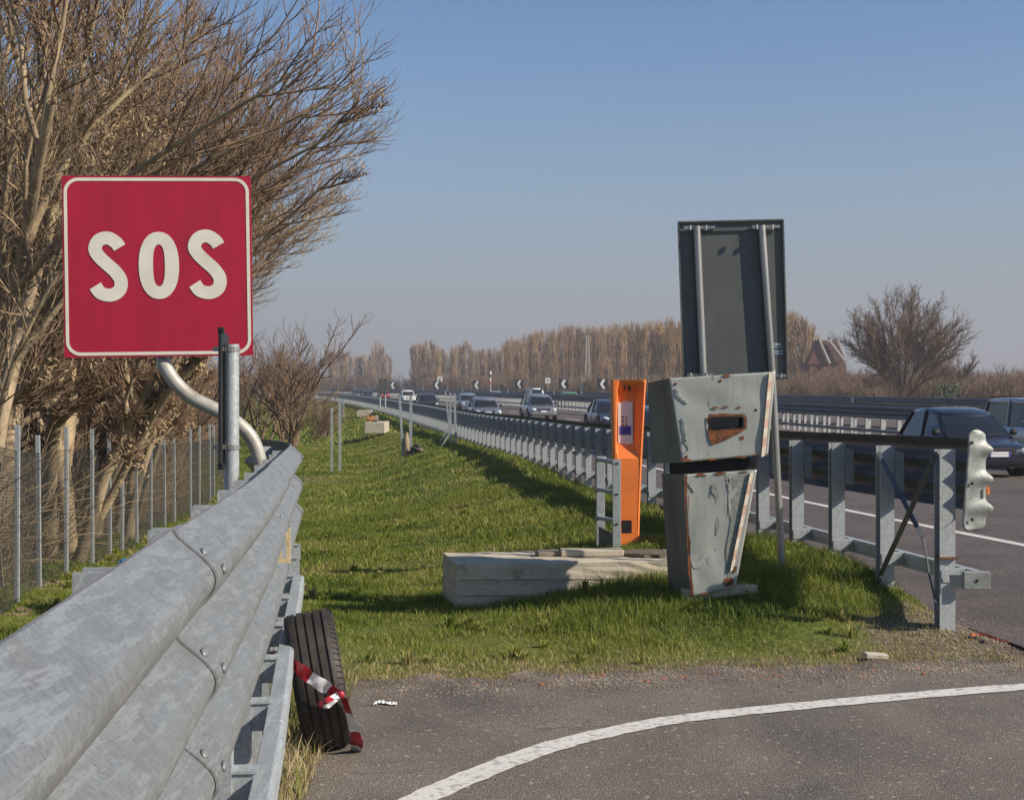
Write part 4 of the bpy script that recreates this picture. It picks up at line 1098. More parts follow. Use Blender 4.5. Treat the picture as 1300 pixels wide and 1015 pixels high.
def tree(name, loc, prm, seed, length, r0, d=(0, 0, 1), stems=1, mt=None, mc=None, label='', group=None, seeds=False, split=2, spread=.3):
    rr = random.Random(seed); out = [[] for _ in prm]
    for s in range(stems):
        dv = Vector(d) + Vector((rr.uniform(-1, 1), rr.uniform(-1, 1), 0)) * (spread if stems > 1 else .05); dv.normalize()
        grow(rr, (rr.uniform(-.12, .12) * (stems > 1), rr.uniform(-.12, .12) * (stems > 1), -.15), tuple(dv), length * (1 if s == 0 else rr.uniform(.7, 1)), r0 * (1 if s == 0 else .75), 0, prm, out)
    t = empty(name, loc, label, 'tree', group)
    V, Fc = tubes([x for l in out[:split] for x in l], 7); fastmesh('trunk', V, Fc, mt or M['bark'], t, True)
    V, Fc = tubes([x for l in out[split:] for x in l], 3); fastmesh('crown', V, Fc, mc or M['twig'], t, True)
    if seeds:
        mb = MB(); tips = [x[0][-1] for x in out[-2]]; tw = rr.sample(tips, min(len(tips), 46))
        for c in tw:
            for _ in range(16):
                q = Vector(c) + Vector((rr.gauss(0, .07), rr.gauss(0, .07), rr.gauss(-.05, .08)))
                a = Vector((rr.uniform(-1, 1), rr.uniform(-1, 1), rr.uniform(-1, 1))).normalized() * .035; b = a.orthogonal().normalized() * .010
                mb.add([q - a, q + b, q + a, q - b], [(0, 1, 2, 3)])
        mb.build('seed_clusters', M['seed'], t)
    return t
def bigprm(bx):
    return [dict(seg=7, kids=7, ang=(22, 50), ratio=.95, t0=.28, up=.05, wig=.10, bias=(bx * .04, -.01, 0), tip=.4, r=.1, fall=.35),
            dict(seg=8, kids=13, ang=(22, 55), ratio=.46, t0=.15, up=.035, wig=.10, bias=(bx * .05, 0, 0), tip=.25, r=.038, noz=1, env=1),
            dict(seg=6, kids=9, ang=(20, 50), ratio=.50, t0=.12, up=.05, wig=.10, bias=(bx * .03, 0, 0), tip=.3, r=.014, noz=1, env=1),
            dict(seg=5, kids=3, ang=(20, 45), ratio=.6, t0=.2, up=.10, wig=.10, tip=.4, r=.0075, env=1),
            dict(seg=3, kids=0, ang=(20, 45), ratio=.5, up=.14, wig=.1, tip=.5, r=.0048)]
LT = [ # X, Y, length, r0, dir, stems, bias, seed, seeds
    (-5.45, 14.9, 4.6, .125, (.05, .0, 1), 1, .6, 101, True),
    (-5.9, 19.3, 4.8, .11, (.10, .05, 1), 2, 1.0, 102, True),
    (-7.0, 25.6, 5.2, .12, (.06, .0, 1), 2, .7, 103, False),
    (-8.6, 29.5, 4.8, .12, (.0, .0, 1), 2, .4, 104, False),
    (-5.9, 21.6, 5.0, .10, (.14, .0, 1), 2, 1.1, 108, True),
    (-6.3, 16.0, 5.4, .10, (.0, .0, 1), 2, .4, 109, False),
    (-5.6, 18.0, 4.6, .09, (.12, .0, 1), 2, 1.0, 110, True),
    (-7.4, 17.5, 5.2, .12, (.1, 0, 1), 2, .7, 105, False),
    (-9.0, 23, 5.5, .13, (.1, 0, 1), 2, .8, 106, False),
    (-10.4, 34, 5.0, .12, (.05, 0, 1), 2, .4, 107, False)]
labs = ['bare tree with a thick leaning trunk at the left edge, nearest behind the fence', 'bare tree with a bent pale trunk just behind the fence, second from the left edge', 'bare tree with twin pale stems behind the fence below the red sign',
        'bare tree right of the twin stems, its twigs reaching farthest over the field', 'bare tree with tangled brown twigs standing behind the nearest trunks', 'bare tree deep in the tangle, behind the bent pale trunk', 'farther bare tree in the row where the fence recedes']
labs[4:4] = ['bare tree with seed clusters arching right above the red sign', 'bare tree with upright limbs just behind the nearest thick trunk', 'thinner bare tree with seed clusters, between the nearest trunk and the bent one']
hero = []
for (x, y, ln_, r0, d, st, bx, sd, se), lb in zip(LT, labs):
    hero.append(tree('bare_tree', (x, y, gz(x, y)), bigprm(bx), sd, ln_, r0, d, st, mc=M['twig2'] if sd % 2 else M['twig'], label=lb, group='bare trees behind the wire fence', seeds=se))
for q_, (k_, x, y, sc, rz) in enumerate([(8, -5.7, 17.0, 1.22, .1), (1, -5.65, 20.4, 1.2, -.15), (4, -6.0, 23.6, 1.22, .15), (9, -6.5, 27.2, 1.3, -.1), (8, -5.8, 18.7, 1.3, .3), (0, -8.3, 25, 1.2, .2), (6, -9.6, 32, 1.1, -.3), (1, -11.2, 36.5, 1.0, 0), (8, -5.75, 19.4, 1.22, .15), (4, -6.1, 22.5, 1.15, -.1)]):
    hh_ = hero[k_ if k_ < len(hero) else 0]; o = copy_tree(hh_); x -= .6 if sc < 1.3 else 1.4; o.location = (x, y, gz(x, y)); o.scale = (sc, sc, sc); o.rotation_euler.z = rz
    o['label'] = 'bare tan tree in the dense stand behind the wire fence, crown arching right'
# smaller receding trees (share two meshes)
smallprm = [dict(seg=6, kids=7, ang=(20, 45), ratio=.9, t0=.25, up=.05, wig=.1, bias=(.03, 0, 0), tip=.4, r=.06),
            dict(seg=6, kids=8, ang=(22, 50), ratio=.5, t0=.2, up=.04, wig=.1, tip=.3, r=.028, noz=1),
            dict(seg=5, kids=5, ang=(20, 50), ratio=.5, t0=.15, up=.06, wig=.12, tip=.4, r=.012, noz=1),
            dict(seg=4, kids=0, ang=(20, 45), ratio=.5, up=.12, wig=.12, tip=.5, r=.007)]
s0 = tree('bare_tree', (0, 0, 0), smallprm, 201, 3.1, .07, (.08, 0, 1), 4, mt=M['scrub'], mc=M['twig'], label='', group='smaller bare trees farther along the fence')
s1 = tree('bare_tree', (0, 0, 0), smallprm, 202, 3.3, .06, (.1, 0, 1), 5, mt=M['scrub'], mc=M['scrub'], label='', group='smaller bare trees farther along the fence', spread=.4)
sp3 = [(-9.3, 41), (-10.3, 46), (-11.4, 44), (-10.0, 50), (-12.8, 54), (-12.0, 60), (-14.5, 60), (-14, 68), (-17, 76), (-19, 88), (-8.6, 36), (-11.5, 38), (-13, 31), (-12, 27), (-10.5, 19.5), (-14, 24), (-16, 36), (-15, 46), (-8.1, 21.5), (-6.9, 22.4), (-9.3, 60), (-7.9, 50), (-9.6, 55), (-10.6, 66), (-12.5, 76), (-14, 90)]
for i, (x, y) in enumerate(sp3):
    o = (s0, s1)[i] if i < 2 else copy_tree((s0, s1)[i % 2])
    o.location = (x, y, gz(x, y)); o.rotation_euler.z = R.uniform(-.6, .6) + (PI if i % 3 == 2 else 0); s = R.uniform(.85, 1.15) * (1.15 if i >= 20 else 1); o.scale = (s, s, s)
    o['label'] = 'smaller leafless many-stemmed tree in the brown thicket along the wire fence'
# undergrowth of dry stems
und = []
rr = random.Random(77)
for _ in range(9500):
    y = 12 * (60 / 12) ** (rr.random() ** 1.1); x = float(fence_x(y)) - .7 - rr.random() ** 1.2 * 6.5
    h = rr.uniform(.4, 2.6); g = gz(x, y); d = Vector((rr.gauss(-.05, .32), rr.gauss(0, .32), 1)).normalized(); pts = []; p = Vector((x, y, g - .05)); 
    for k_ in range(6):
        pts.append(tuple(p)); d = (d + Vector((rr.gauss(0, .22), rr.gauss(0, .22), -.12 - .05 * k_ * rr.random()))).normalized(); p = p + d * h / 5
    r0 = rr.uniform(.003, .008); und.append((pts, [r0, r0 * .9, r0 * .8, r0 * .7, r0 * .6, r0 * .4]))
V, Fc = tubes(und, 3); o = fastmesh('undergrowth', V, Fc, M['twig2'], None, True); tag(o, 'tangled dry stems filling the ground under the bare trees', 'undergrowth', kind='stuff')
# leaf litter
n = 9000; yy = 12 * 4 ** NR.random(n); xx = fence_x(yy) + .3 - NR.random(n) ** 1.2 * 7; zz = ground_z(xx, yy) + .01
a = NR.uniform(0, 2 * PI, n); s = NR.uniform(.02, .055, n); dx, dy = np.cos(a) * s, np.sin(a) * s; zt_ = NR.uniform(0, .03, (n, 4))
V = np.stack([np.stack([xx + dx, yy + dy, zz + zt_[:, 0]], 1), np.stack([xx - dy * .6, yy + dx * .6, zz + zt_[:, 1]], 1), np.stack([xx - dx, yy - dy, zz + zt_[:, 2]], 1), np.stack([xx + dy * .6, yy - dx * .6, zz + zt_[:, 3]], 1)], 1).reshape(-1, 3)
o = fastmesh('leaf_litter', V, np.arange(n * 4).reshape(-1, 4), M['litter']); tag(o, 'dead leaves scattered under the bare trees', 'leaf litter', kind='stuff')

# bush in the field (leafless) and scrub prototypes
bushprm = [dict(seg=5, kids=7, ang=(15, 40), ratio=.6, t0=.15, up=.03, wig=.1, tip=.4, r=.03), dict(seg=5, kids=7, ang=(20, 45), ratio=.5, t0=.15, up=.05, wig=.12, tip=.4, r=.018), dict(seg=4, kids=0, ang=(20, 45), ratio=.5, up=.08, wig=.12, tip=.5, r=.012)]
def scale_r(prm, f): return [dict(p, r=p['r'] * f) for p in prm]
tree('leafless_bush', onground(414, 70), scale_r(bushprm, 1.2), 301, 2.2, .03, (0, 0, 1), 14, mt=M['twig'], mc=M['twig'], label='leafless bush standing alone in the field before the guardrail', group=None, split=1, spread=.5)
tree('leafless_bush', onground(401, 66), scale_r(bushprm, 1.2), 302, 1.9, .03, (0, 0, 1), 12, mt=M['scrub'], mc=M['scrub'], label='lower leafless bush left of the taller one in the field', group=None, split=1, spread=.5)

# big round tree on the right
def domeprm(): return [dict(seg=7, kids=10, ang=(15, 38), ratio=.60, t0=.25, up=.03, wig=.05, tip=.25, r=.16, fall=.45),
           dict(seg=6, kids=9, ang=(16, 40), ratio=.50, t0=.15, up=.04, wig=.08, tip=.3, r=.055),
           dict(seg=5, kids=7, ang=(18, 42), ratio=.55, t0=.15, up=.03, wig=.1, tip=.4, r=.036),
           dict(seg=4, kids=4, ang=(18, 42), ratio=.55, t0=.2, up=.04, wig=.1, tip=.5, r=.026),
           dict(seg=3, kids=0, ang=(18, 42), ratio=.5, up=.04, wig=.1, tip=.6, r=.018)]
BT = P(1147, 512, 133)
def fan_tree(name, loc, prm, seed, n, L, r0, tilt, label, m):
    rr = random.Random(seed); out = [[] for _ in prm]
    grow(rr, (0, 0, -.2), (0, 0, 1), L * .22, .36, len(prm) - 1, prm[:-1] + [dict(seg=3, up=0, wig=.03, tip=.8, r=.3, kids=0)], [[] for _ in prm[:-1]] + [out[0]])
    for i in range(n):
        q = math.sqrt((i + .5) / n); th = math.radians(tilt) * q; a = i * 2.39996 + rr.uniform(-.2, .2)
        d = (math.sin(th) * math.cos(a), math.sin(th) * math.sin(a), math.cos(th))
        grow(rr, (0, 0, L * rr.uniform(.04, .18)), d, L * (1 - .12 * q) * rr.uniform(.9, 1.06), r0 * rr.uniform(.7, 1.1), 0, prm, out)
    t = empty(name, loc, label, 'tree')
    V, Fc = tubes([x for l in out[:2] for x in l if len(x[0]) > 4], 6); fastmesh('trunk', V, Fc, m, t, True)
    V, Fc = tubes([x for l in out[2:] for x in l], 3); fastmesh('crown', V, Fc, m, t, True); return t
fan_tree('bare_tree', (BT.x, BT.y, CAMZ - 2.3), domeprm(), 412, 22, 8.6, .15, 52, 'large round-crowned bare tree beyond the motorway on the right', M['scrub'])
BT = P(1205, 512, 150)
tree('bare_tree', (BT.x, BT.y, CAMZ - 2.3), domeprm(), 415, 5.4, .14, (0.1, 0, 1.1), 9, mt=M['scrub'], mc=M['scrub'], label='lower bare tree leaning right beside the large round-crowned one', group=None, split=2, spread=.8)

# poplars: narrow crowns of upright shoots
def poplar_mesh(seed, H, wd, n1=46):
    rr = random.Random(seed); thick = []; thin = []
    thick.append(([(0, 0, -.5), (rr.uniform(-.2, .2), 0, H * .35), (rr.uniform(-.3, .3), 0, H * .7), (0, 0, H * .96)], [.22, .17, .1, .03]))
    for i in range(n1):
        t = .12 + .8 * i / n1; z = H * t; a = rr.uniform(0, 2 * PI); L = H * rr.uniform(.16, .30) * (1.15 - t * .6); o_ = wd * rr.uniform(.5, 1.0) * (1 - .55 * t) * (1 if t > .25 else .6)
        p0 = (0, 0, z); p1 = (math.cos(a) * o_ * .7, math.sin(a) * o_ * .7, z + L * .3); p2 = (math.cos(a) * o_ * 1.0, math.sin(a) * o_, z + L * .65); p3 = (math.cos(a) * o_ * 1.08, math.sin(a) * o_ * 1.08, min(H, z + L))
        thin.append(([p0, p1, p2, p3], [.055, .045, .035, .02]))
        for _ in range(9):
            q = rr.random(); b = [p1[k_] + (p3[k_] - p1[k_]) * q for k_ in range(3)]; aa = rr.uniform(0, 2 * PI); ll = rr.uniform(.7, 2.2); oo_ = rr.uniform(.1, .55)
            thin.append(([tuple(b), (b[0] + math.cos(aa) * oo_ * .7, b[1] + math.sin(aa) * oo_ * .7, b[2] + ll * .45), (b[0] + math.cos(aa) * oo_, b[1] + math.sin(aa) * oo_, b[2] + ll * .75), (b[0] + math.cos(aa) * oo_ * 1.1, b[1] + math.sin(aa) * oo_ * 1.1, b[2] + ll)], [.03, .026, .022, .012]))
    return thick, thin
pop = []
for i in range(6):
    thick, thin = poplar_mesh(500 + i, 15, 1.5 + .25 * (i % 3), 40)
    t = empty('poplar', (0, 0, 0), '', 'tree')
    V, Fc = tubes(thick, 5); fastmesh('trunk', V, Fc, M['poplar2'], t, True)
    V, Fc = tubes(thin, 3); fastmesh('crown', V, Fc, M['poplar'] if i % 3 else M['poplar2'], t, True); pop.append(t)
used = set()
def put(protos, i, loc, s, label, group, sz=None):
    o = protos[i]
    if o.name in used: o = copy_tree(o)
    used.add(o.name); o.location = loc; o.scale = (s, s, sz or s); o.rotation_euler.z = R.uniform(0, 2 * PI); o['label'] = label; o['group'] = group; return o
def toprow(px):
    return np.interp(px, [418, 430, 447, 455, 466, 480, 492, 500, 512, 522, 535, 556, 566, 590, 600, 612, 622, 650, 680, 690, 720, 760, 800, 830, 862, 900, 990, 1010, 1030, 1042],
                         [452, 446, 452, 456, 452, 437, 450, 472, 474, 442, 436, 440, 450, 436, 442, 446, 447, 436, 424, 424, 420, 422, 416, 413, 412, 410, 404, 404, 416, 446])
px = 419
j = 0
while px < 1040:
    if not (498 < px < 519):
        Y = (330 if px < 600 else 300 if px < 800 else 255) + R.uniform(-16, 28)
        Y = max(Y, findY(39, px, 60, 560) + R.uniform(0, 22)); top = float(toprow(px)) + R.uniform(-2, 6); H = (HY - top) / F * Y + 2.4; s = H / 15
        grp = 'poplars left of the gap' if px < 500 else 'poplars in the long row beyond the motorway'
        lb = 'tall bare tan poplar in the short clump left of the gap' if px < 500 else ('tall bare tan poplar in the middle of the long row' if px < 680 else ('tall bare poplar in the dense grove left of the grey housing' if px < 865 else 'tall bare poplar in the grove around and right of the big grey sign back'))
        if px > 500: grp = {True: 'poplars in the middle of the row', False: 'poplars in the dense grove'}[px < 680] if px < 865 else 'poplars by the grey sign back'
        wsc = s * R.uniform(.9, 1.2)
        put(pop, j % 6, ((px - HX) / F * Y, Y, CAMZ - 2.4), wsc, lb, grp, s)
        j += 1
    px += R.uniform(3.4, 5.2) if px < 600 else R.uniform(3.0, 4.6)
# scrub along the foot of the poplars and to the right
scr = []
for i in range(4):
    t = tree('leafless_shrub', (0, 0, 0), scale_r(bushprm, 2.0), 600 + i, 3.6, .06, (0, 0, 1), 13, mt=M['scrub'], mc=(M['scrub'], M['twig'])[i % 2], label='', group='', split=1, spread=.55); t['category'] = 'shrub'; scr.append(t)
px = -20; j = 0
while px < 1330:
    Y = R.uniform(215, 290) if px < 1050 else R.uniform(120, 190)
    lo = 26
    if px < 420: Y = R.uniform(340, 430); lo = 24
    if 1050 < px: top = float(np.interp(px, [1050, 1080, 1180, 1210, 1300], [462, 470, 448, 462, 448])) + R.uniform(0, 22)
    elif px < 420: top = 462 + R.uniform(-3, 12)
    elif px<520: top = 470 + R.uniform(-6, 10)
    else: top = 466 + R.uniform(-6, 10)
    if px < 1050: Y = max(Y if px > 850 else 0, findY(36.5, px, 60, 560) + R.uniform(0, 12))
    H = (HY - top) / F * Y + 2.3; s = H / 4.6
    put(scr, j % 4, ((px - HX) / F * Y, Y, CAMZ - 2.35), s * R.uniform(1, 1.5), 'dense brown leafless shrub in the strip of scrub beyond the motorway', 'shrubs beyond the motorway', s)
    j += 1; px += R.uniform(5.5, 8) if px > 1050 or px < 420 else R.uniform(6, 9)
for i, (px, ty_) in enumerate([(x_ + R.uniform(-3, 3), None) for x_ in range(996, 1320, 7)]):
    Y = R.uniform(125, 215); top = float(np.interp(px, [990, 1020, 1050, 1080, 1180, 1215, 1240, 1310], [462, 464, 462, 452, 442, 455, 452, 446])) + R.uniform(-6, 12)
    o = copy_tree((s0, s1)[i % 2]); o.location = ((px - HX) / F * Y, Y, CAMZ - 2.35); s = ((HY - top) / F * Y + 2.3) / 5.2; o.scale = (s * 1.3, s * 1.3, s); o.rotation_euler.z = R.uniform(0, 6); o['label'] = 'small leafless tree in the brown belt beyond the motorway on the right'; o['group'] = 'small bare trees beyond the motorway'
for px in np.arange(1006, 1110, 6.5):
    px = float(px) + R.uniform(-2, 2); Y = R.uniform(175, 215); top = 464 + R.uniform(-4, 8); s_ = ((HY - top) / F * Y + 2.3) / 4.6
    put(scr, R.randrange(4), ((px - HX) / F * Y, Y, CAMZ - 2.35), s_ * 1.2, 'dense brown leafless shrub in front of the brick house', 'shrubs in front of the brick house', s_)
for px in (1013, 1024, 1033, 1044, 1056, 1066, 1078):
    Y = R.uniform(170, 215); o = copy_tree(s1 if px % 2 else s0); o.location = ((px - HX) / F * Y, Y, CAMZ - 2.35); s_ = ((HY - R.uniform(440, 456)) / F * Y + 2.3) / 5.2; o.scale = (s_, s_, s_); o.rotation_euler.z = px
    o['label'] = 'thin leafless tree veiling the front of the brick house'; o['group'] = 'thin trees before the brick house'
# a small evergreen-ivied stump right of the big tree
mb = MB(); rr = random.Random(9); c0 = P(1203, 500, 125)
for _ in range(900):
    q = c0 + Vector((rr.gauss(0, .55), rr.gauss(0, .5), rr.uniform(-1.8, 1.0))); q.x *= 1; a = Vector((rr.uniform(-1, 1), rr.uniform(-1, 1), rr.uniform(-1, 1))).normalized() * .14; b = a.orthogonal().normalized() * .09
    mb.add([q - a, q + b, q + a, q - b], [(0, 1, 2, 3)])
tag(mb.build('ivy_bush', M['ivy']), 'dark green ivy-covered bush right of the round-crowned tree', 'bush')

# ------------------------------------------------------------------ far buildings, mast
M['brick'] = mat('brick_red', (.15, .055, .042), .8, 0, (.11, .042, .033), 1.5)
M['stone'] = mat('trim_white', (.48, .46, .43), .7)
M['roof'] = mat('roof_dark', (.13, .07, .055), .8, 0, (.09, .05, .04), 1)
hY = 230
hs = empty('brick_house', P(1052, 500, hY), 'red brick house with steep gable roof edged in white, behind the scrub', 'house')
def HP(x, y, d=0): return P(x, y, hY) + Vector((0, d, 0))
mb = MB(); mb.prism([HP(1028, 462), HP(1074, 460), HP(1074, 510), HP(1028, 510)], (0, 8, 0)); child(recalc(mb.build('wall', M['brick'])), hs)
mb = MB(); mb.prism([HP(1025, 462, -.2), HP(1039, 431, -.2), HP(1054, 462, -.2)], (0, 3, 0)); mb.prism([HP(1054, 460, .3), HP(1062, 431, .3), HP(1076, 459, .3)], (0, 3, 0)); child(recalc(mb.build('gable', M['brick'])), hs)
mb = MB()
for a, b in (((1039, 430), (1053, 461)), ((1039, 430), (1062, 430)), ((1062, 430), (1073, 456)), ((1051, 430), (1072, 458)), ((1051, 423), (1051, 434))):
    mb.bar(HP(*a, -.5), HP(*b, -.5), .28, .28, (0, 1, 0))
child(mb.build('white_trim', M['stone']), hs)
mb = MB(); mb.prism([HP(1040, 432, .2), HP(1062, 432, .2), HP(1072, 460, .2), HP(1054, 460, .2)], (0, 5, 0)); child(recalc(mb.build('roof', M['roof'])), hs)
for x in (1034, 1046, 1060, 1069):
    mb = MB(); mb.box(HP(x, 478, -.05), (.6, .1, 1.1)); child(mb.build('window', M['glass']), hs)
hY2 = 160
h2 = empty('red_building', P(1125, 505, hY2), 'low red building with white panels behind the round-crowned tree', 'building')
M['redwall'] = mat('red_wall', (.42, .04, .035), .7); 
mb = MB(); A = P(1117, 489, hY2); B = P(1136, 507, hY2); mb.box(((A.x + B.x) / 2, hY2 + 2, (A.z + B.z) / 2), (B.x - A.x, 4, A.z - B.z)); child(mb.build('wall', M['redwall']), h2)
mb = MB(); mb.prism([P(1116, 489.5, hY2 - .1), P(1126, 483, hY2 - .1), P(1137, 489.5, hY2 - .1)], (0, 4, 0)); child(recalc(mb.build('gable', M['stone'])), h2)
for x, y in ((1121, 494), (1129, 494), (1124, 500), (1132, 500)):
    mb = MB(); mb.box(P(x, y, hY2 - .05), (.3, .1, .18)); child(mb.build('window', M['stone']), h2)
M['yellow'] = mat('yellow_panel', (.6, .42, .05), .6)
mb = MB(); mb.box(P(1126, 511, 118), (.55, .1, .3)); mb.box(P(1126, 516, 118), (.06, .06, .9)); tag(mb.build('yellow_sign', M['yellow']), 'small yellow board below the red building', 'sign')
h3 = empty('cream_building', P(1255, 490, 210), 'small cream building glimpsed through scrub at the right edge', 'building')
mb = MB(); A = P(1246, 483, 210); B = P(1264, 500, 210); mb.box(((A.x + B.x) / 2, 212, (A.z + B.z) / 2), (B.x - A.x, 4, A.z - B.z)); child(mb.build('wall', mat('cream_wall', (.5, .45, .33), .8)), h3)
mb = MB(); mb.box(((A.x + B.x) / 2, 212, A.z + .15), (B.x - A.x + .6, 4.6, .3)); child(mb.build('roof', M['roof']), h3)
for x in (1250, 1259):
    mb = MB(); mb.box(P(x, 490, 209.95), (.5, .1, .6)); child(mb.build('window', M['glass']), h3)
ms = empty('lattice_mast', P(746, 490, 240), 'slim pale lattice mast with antennas rising among the poplars', 'mast')
mb = MB(); mY = 240; 
for x0, x1 in ((742.5, 744.8), (749.5, 747.2)):
    mb.bar(P(x0, 500, mY), P(x1, 425, mY), .12, .12, (0, 1, 0))
for y in range(430, 496, 5): mb.bar(P(743 + (500 - y) * .02, y, mY), P(749.3 - (500 - y) * .02, y + 5, mY), .07, .07, (0, 1, 0)); mb.bar(P(749.3 - (500 - y) * .02, y, mY), P(743 + (500 - y) * .02, y + 5, mY), .07, .07, (0, 1, 0))
child(mb.build('frame', M['stone']), ms)
for x, y in ((741, 425), (750, 424.5), (743, 432)):
    mb = MB(); mb.box(P(x, y, mY), (.35, .2, .5)); child(mb.build('antenna', M['signback']), ms)

# ------------------------------------------------------------------ chevron boards and roadside signs
M['chevblack'] = mat('chevron_black', (.012, .012, .014), .5); M['chevwhite'] = mat('chevron_white', (.75, .75, .72), .5)
wh = ['farthest left, above the leafless field bush', 'just right of the small distant grey sign back', 'under the white square sign, left of the long row', 'above the pair of silver oncoming cars', 'left of the square white sign, above the silver people carrier', 'second to the left of the orange column', 'nearest to the orange column']
for (px, py, s), w_ in zip(((394, 490.5, 7), (498.5, 489, 8), (554.5, 488.5, 9), (605, 488.6, 9), (659, 487.2, 9), (715.5, 487, 10.5), (765, 487.2, 11.5)), wh):
    Y = findY(33.8, px, 60, 470); sc = Y / F; h = s * sc
    t = empty('chevron_sign', (float(XL(33.8, Y)), Y, float(road_z(15, Y))), 'white left-pointing chevron board, ' + w_, 'chevron sign', 'chevron boards on the outside of the bend')
    c = P(px, py, Y)
    mb = MB(); mb.box(c, (h * 1.15, .08, h * 1.25)); child(mb.build('board', M['chevblack']), t)
    mb = MB(); wd_ = h * .55; th = h * .26
    for s2 in (1, -1):
        mb.prism([c + Vector((-wd_ * .55, -.05, 0)), c + Vector((-wd_ * .55 + th * 1.3, -.05, 0)), c + Vector((wd_ * .6, -.05, s2 * h * .52)), c + Vector((wd_ * .6 - th * 1.3, -.05, s2 * h * .52))], (0, .012, 0))
    child(recalc(mb.build('chevron', M['chevwhite'])), t)
    mb = MB(); mb.tube([c + Vector((0, .08, h * .5)), (c.x, Y + .08, float(road_z(15, Y)))], .06, 6); child(mb.build('post', M['galv_post']), t)
for px, py, w_ in ((558.5, 481, 'left one, above a chevron board'), (695.5, 483, 'right one, near the silver people carrier'), ):
    Y = findY(34.5, px, 60, 470); c = P(px, py, Y); h = 6.5 * Y / F
    t = empty('distance_sign', (c.x, Y, float(road_z(15, Y))), 'small white square roadside sign with dark centre, ' + w_, 'sign', 'white square signs beyond the motorway')
    mb = MB(); mb.box(c, (h, .06, h)); child(mb.build('panel', M['chevwhite']), t)
    mb = MB(); mb.box(c + Vector((0, -.04, 0)), (h * .26, .01, h * .34)); child(mb.build('symbol', M['chevblack']), t)
    mb = MB(); mb.tube([c + Vector((0, .06, 0)), (c.x, Y + .06, float(road_z(15, Y)))], .06, 6); child(mb.build('post', M['galv_post']), t)
t = empty('distance_sign', P(1085, 515, 100), 'small cream square sign on the far guardrail below the brick house', 'sign')
mb = MB(); mb.box(P(1085, 509, 100), (.45, .05, .45)); child(mb.build('panel', M['cream']), t); mb = MB(); mb.box(P(1085, 509, 99.97), (.1, .01, .12)); child(mb.build('symbol', M['chevblack']), t)
mb = MB(); mb.tube([P(1085, 510, 100.06), P(1085, 530, 100.06)], .04, 6); child(mb.build('post', M['galv_post']), t)
# slim median posts with small plates
first = None
for px in (430, 450, 476, 512, 537, 568, 587, 633, 645, 675, 688, 703, 738):
    Y = findY(17.6, px, 40, 430); c = P(px, 485.5, Y); z0 = float(road_z(15, Y))
    t = empty('marker_post', (c.x, Y, z0), 'slim grey marker post with narrow plate rising behind the median guardrail', 'marker post', 'marker posts in the median')
    mb = MB(); mb.tube([(0, 0, 0), (0, 0, c.z - z0)], .045, 6); mb.build('post', M['galv_far'], t)
    mb = MB(); mb.box((0, -.05, c.z - z0 - .35), (.2 if int(px) % 2 else .32, .04, .7)); mb.build('plate', M['galv_dark'], t)
Y = findY(17.8, 622.5, 40, 430)
t = empty('marker_post', (P(622.5, 480, Y).x, Y, 0), 'red and white banded pole with a small box on top, above the silver cars', 'marker post')
for a, b, m in ((471, 475, 'white'), (475, 479, 'signback'), (479, 484, 'white'), (484, 487, 'reddot'), (487, 497, 'galv_far')):
    mb = MB(); mb.tube([P(622.5, a, Y), P(622.5, b, Y)], .09 if a > 474 else .14, 8); child(mb.build('band', M[m]), t)

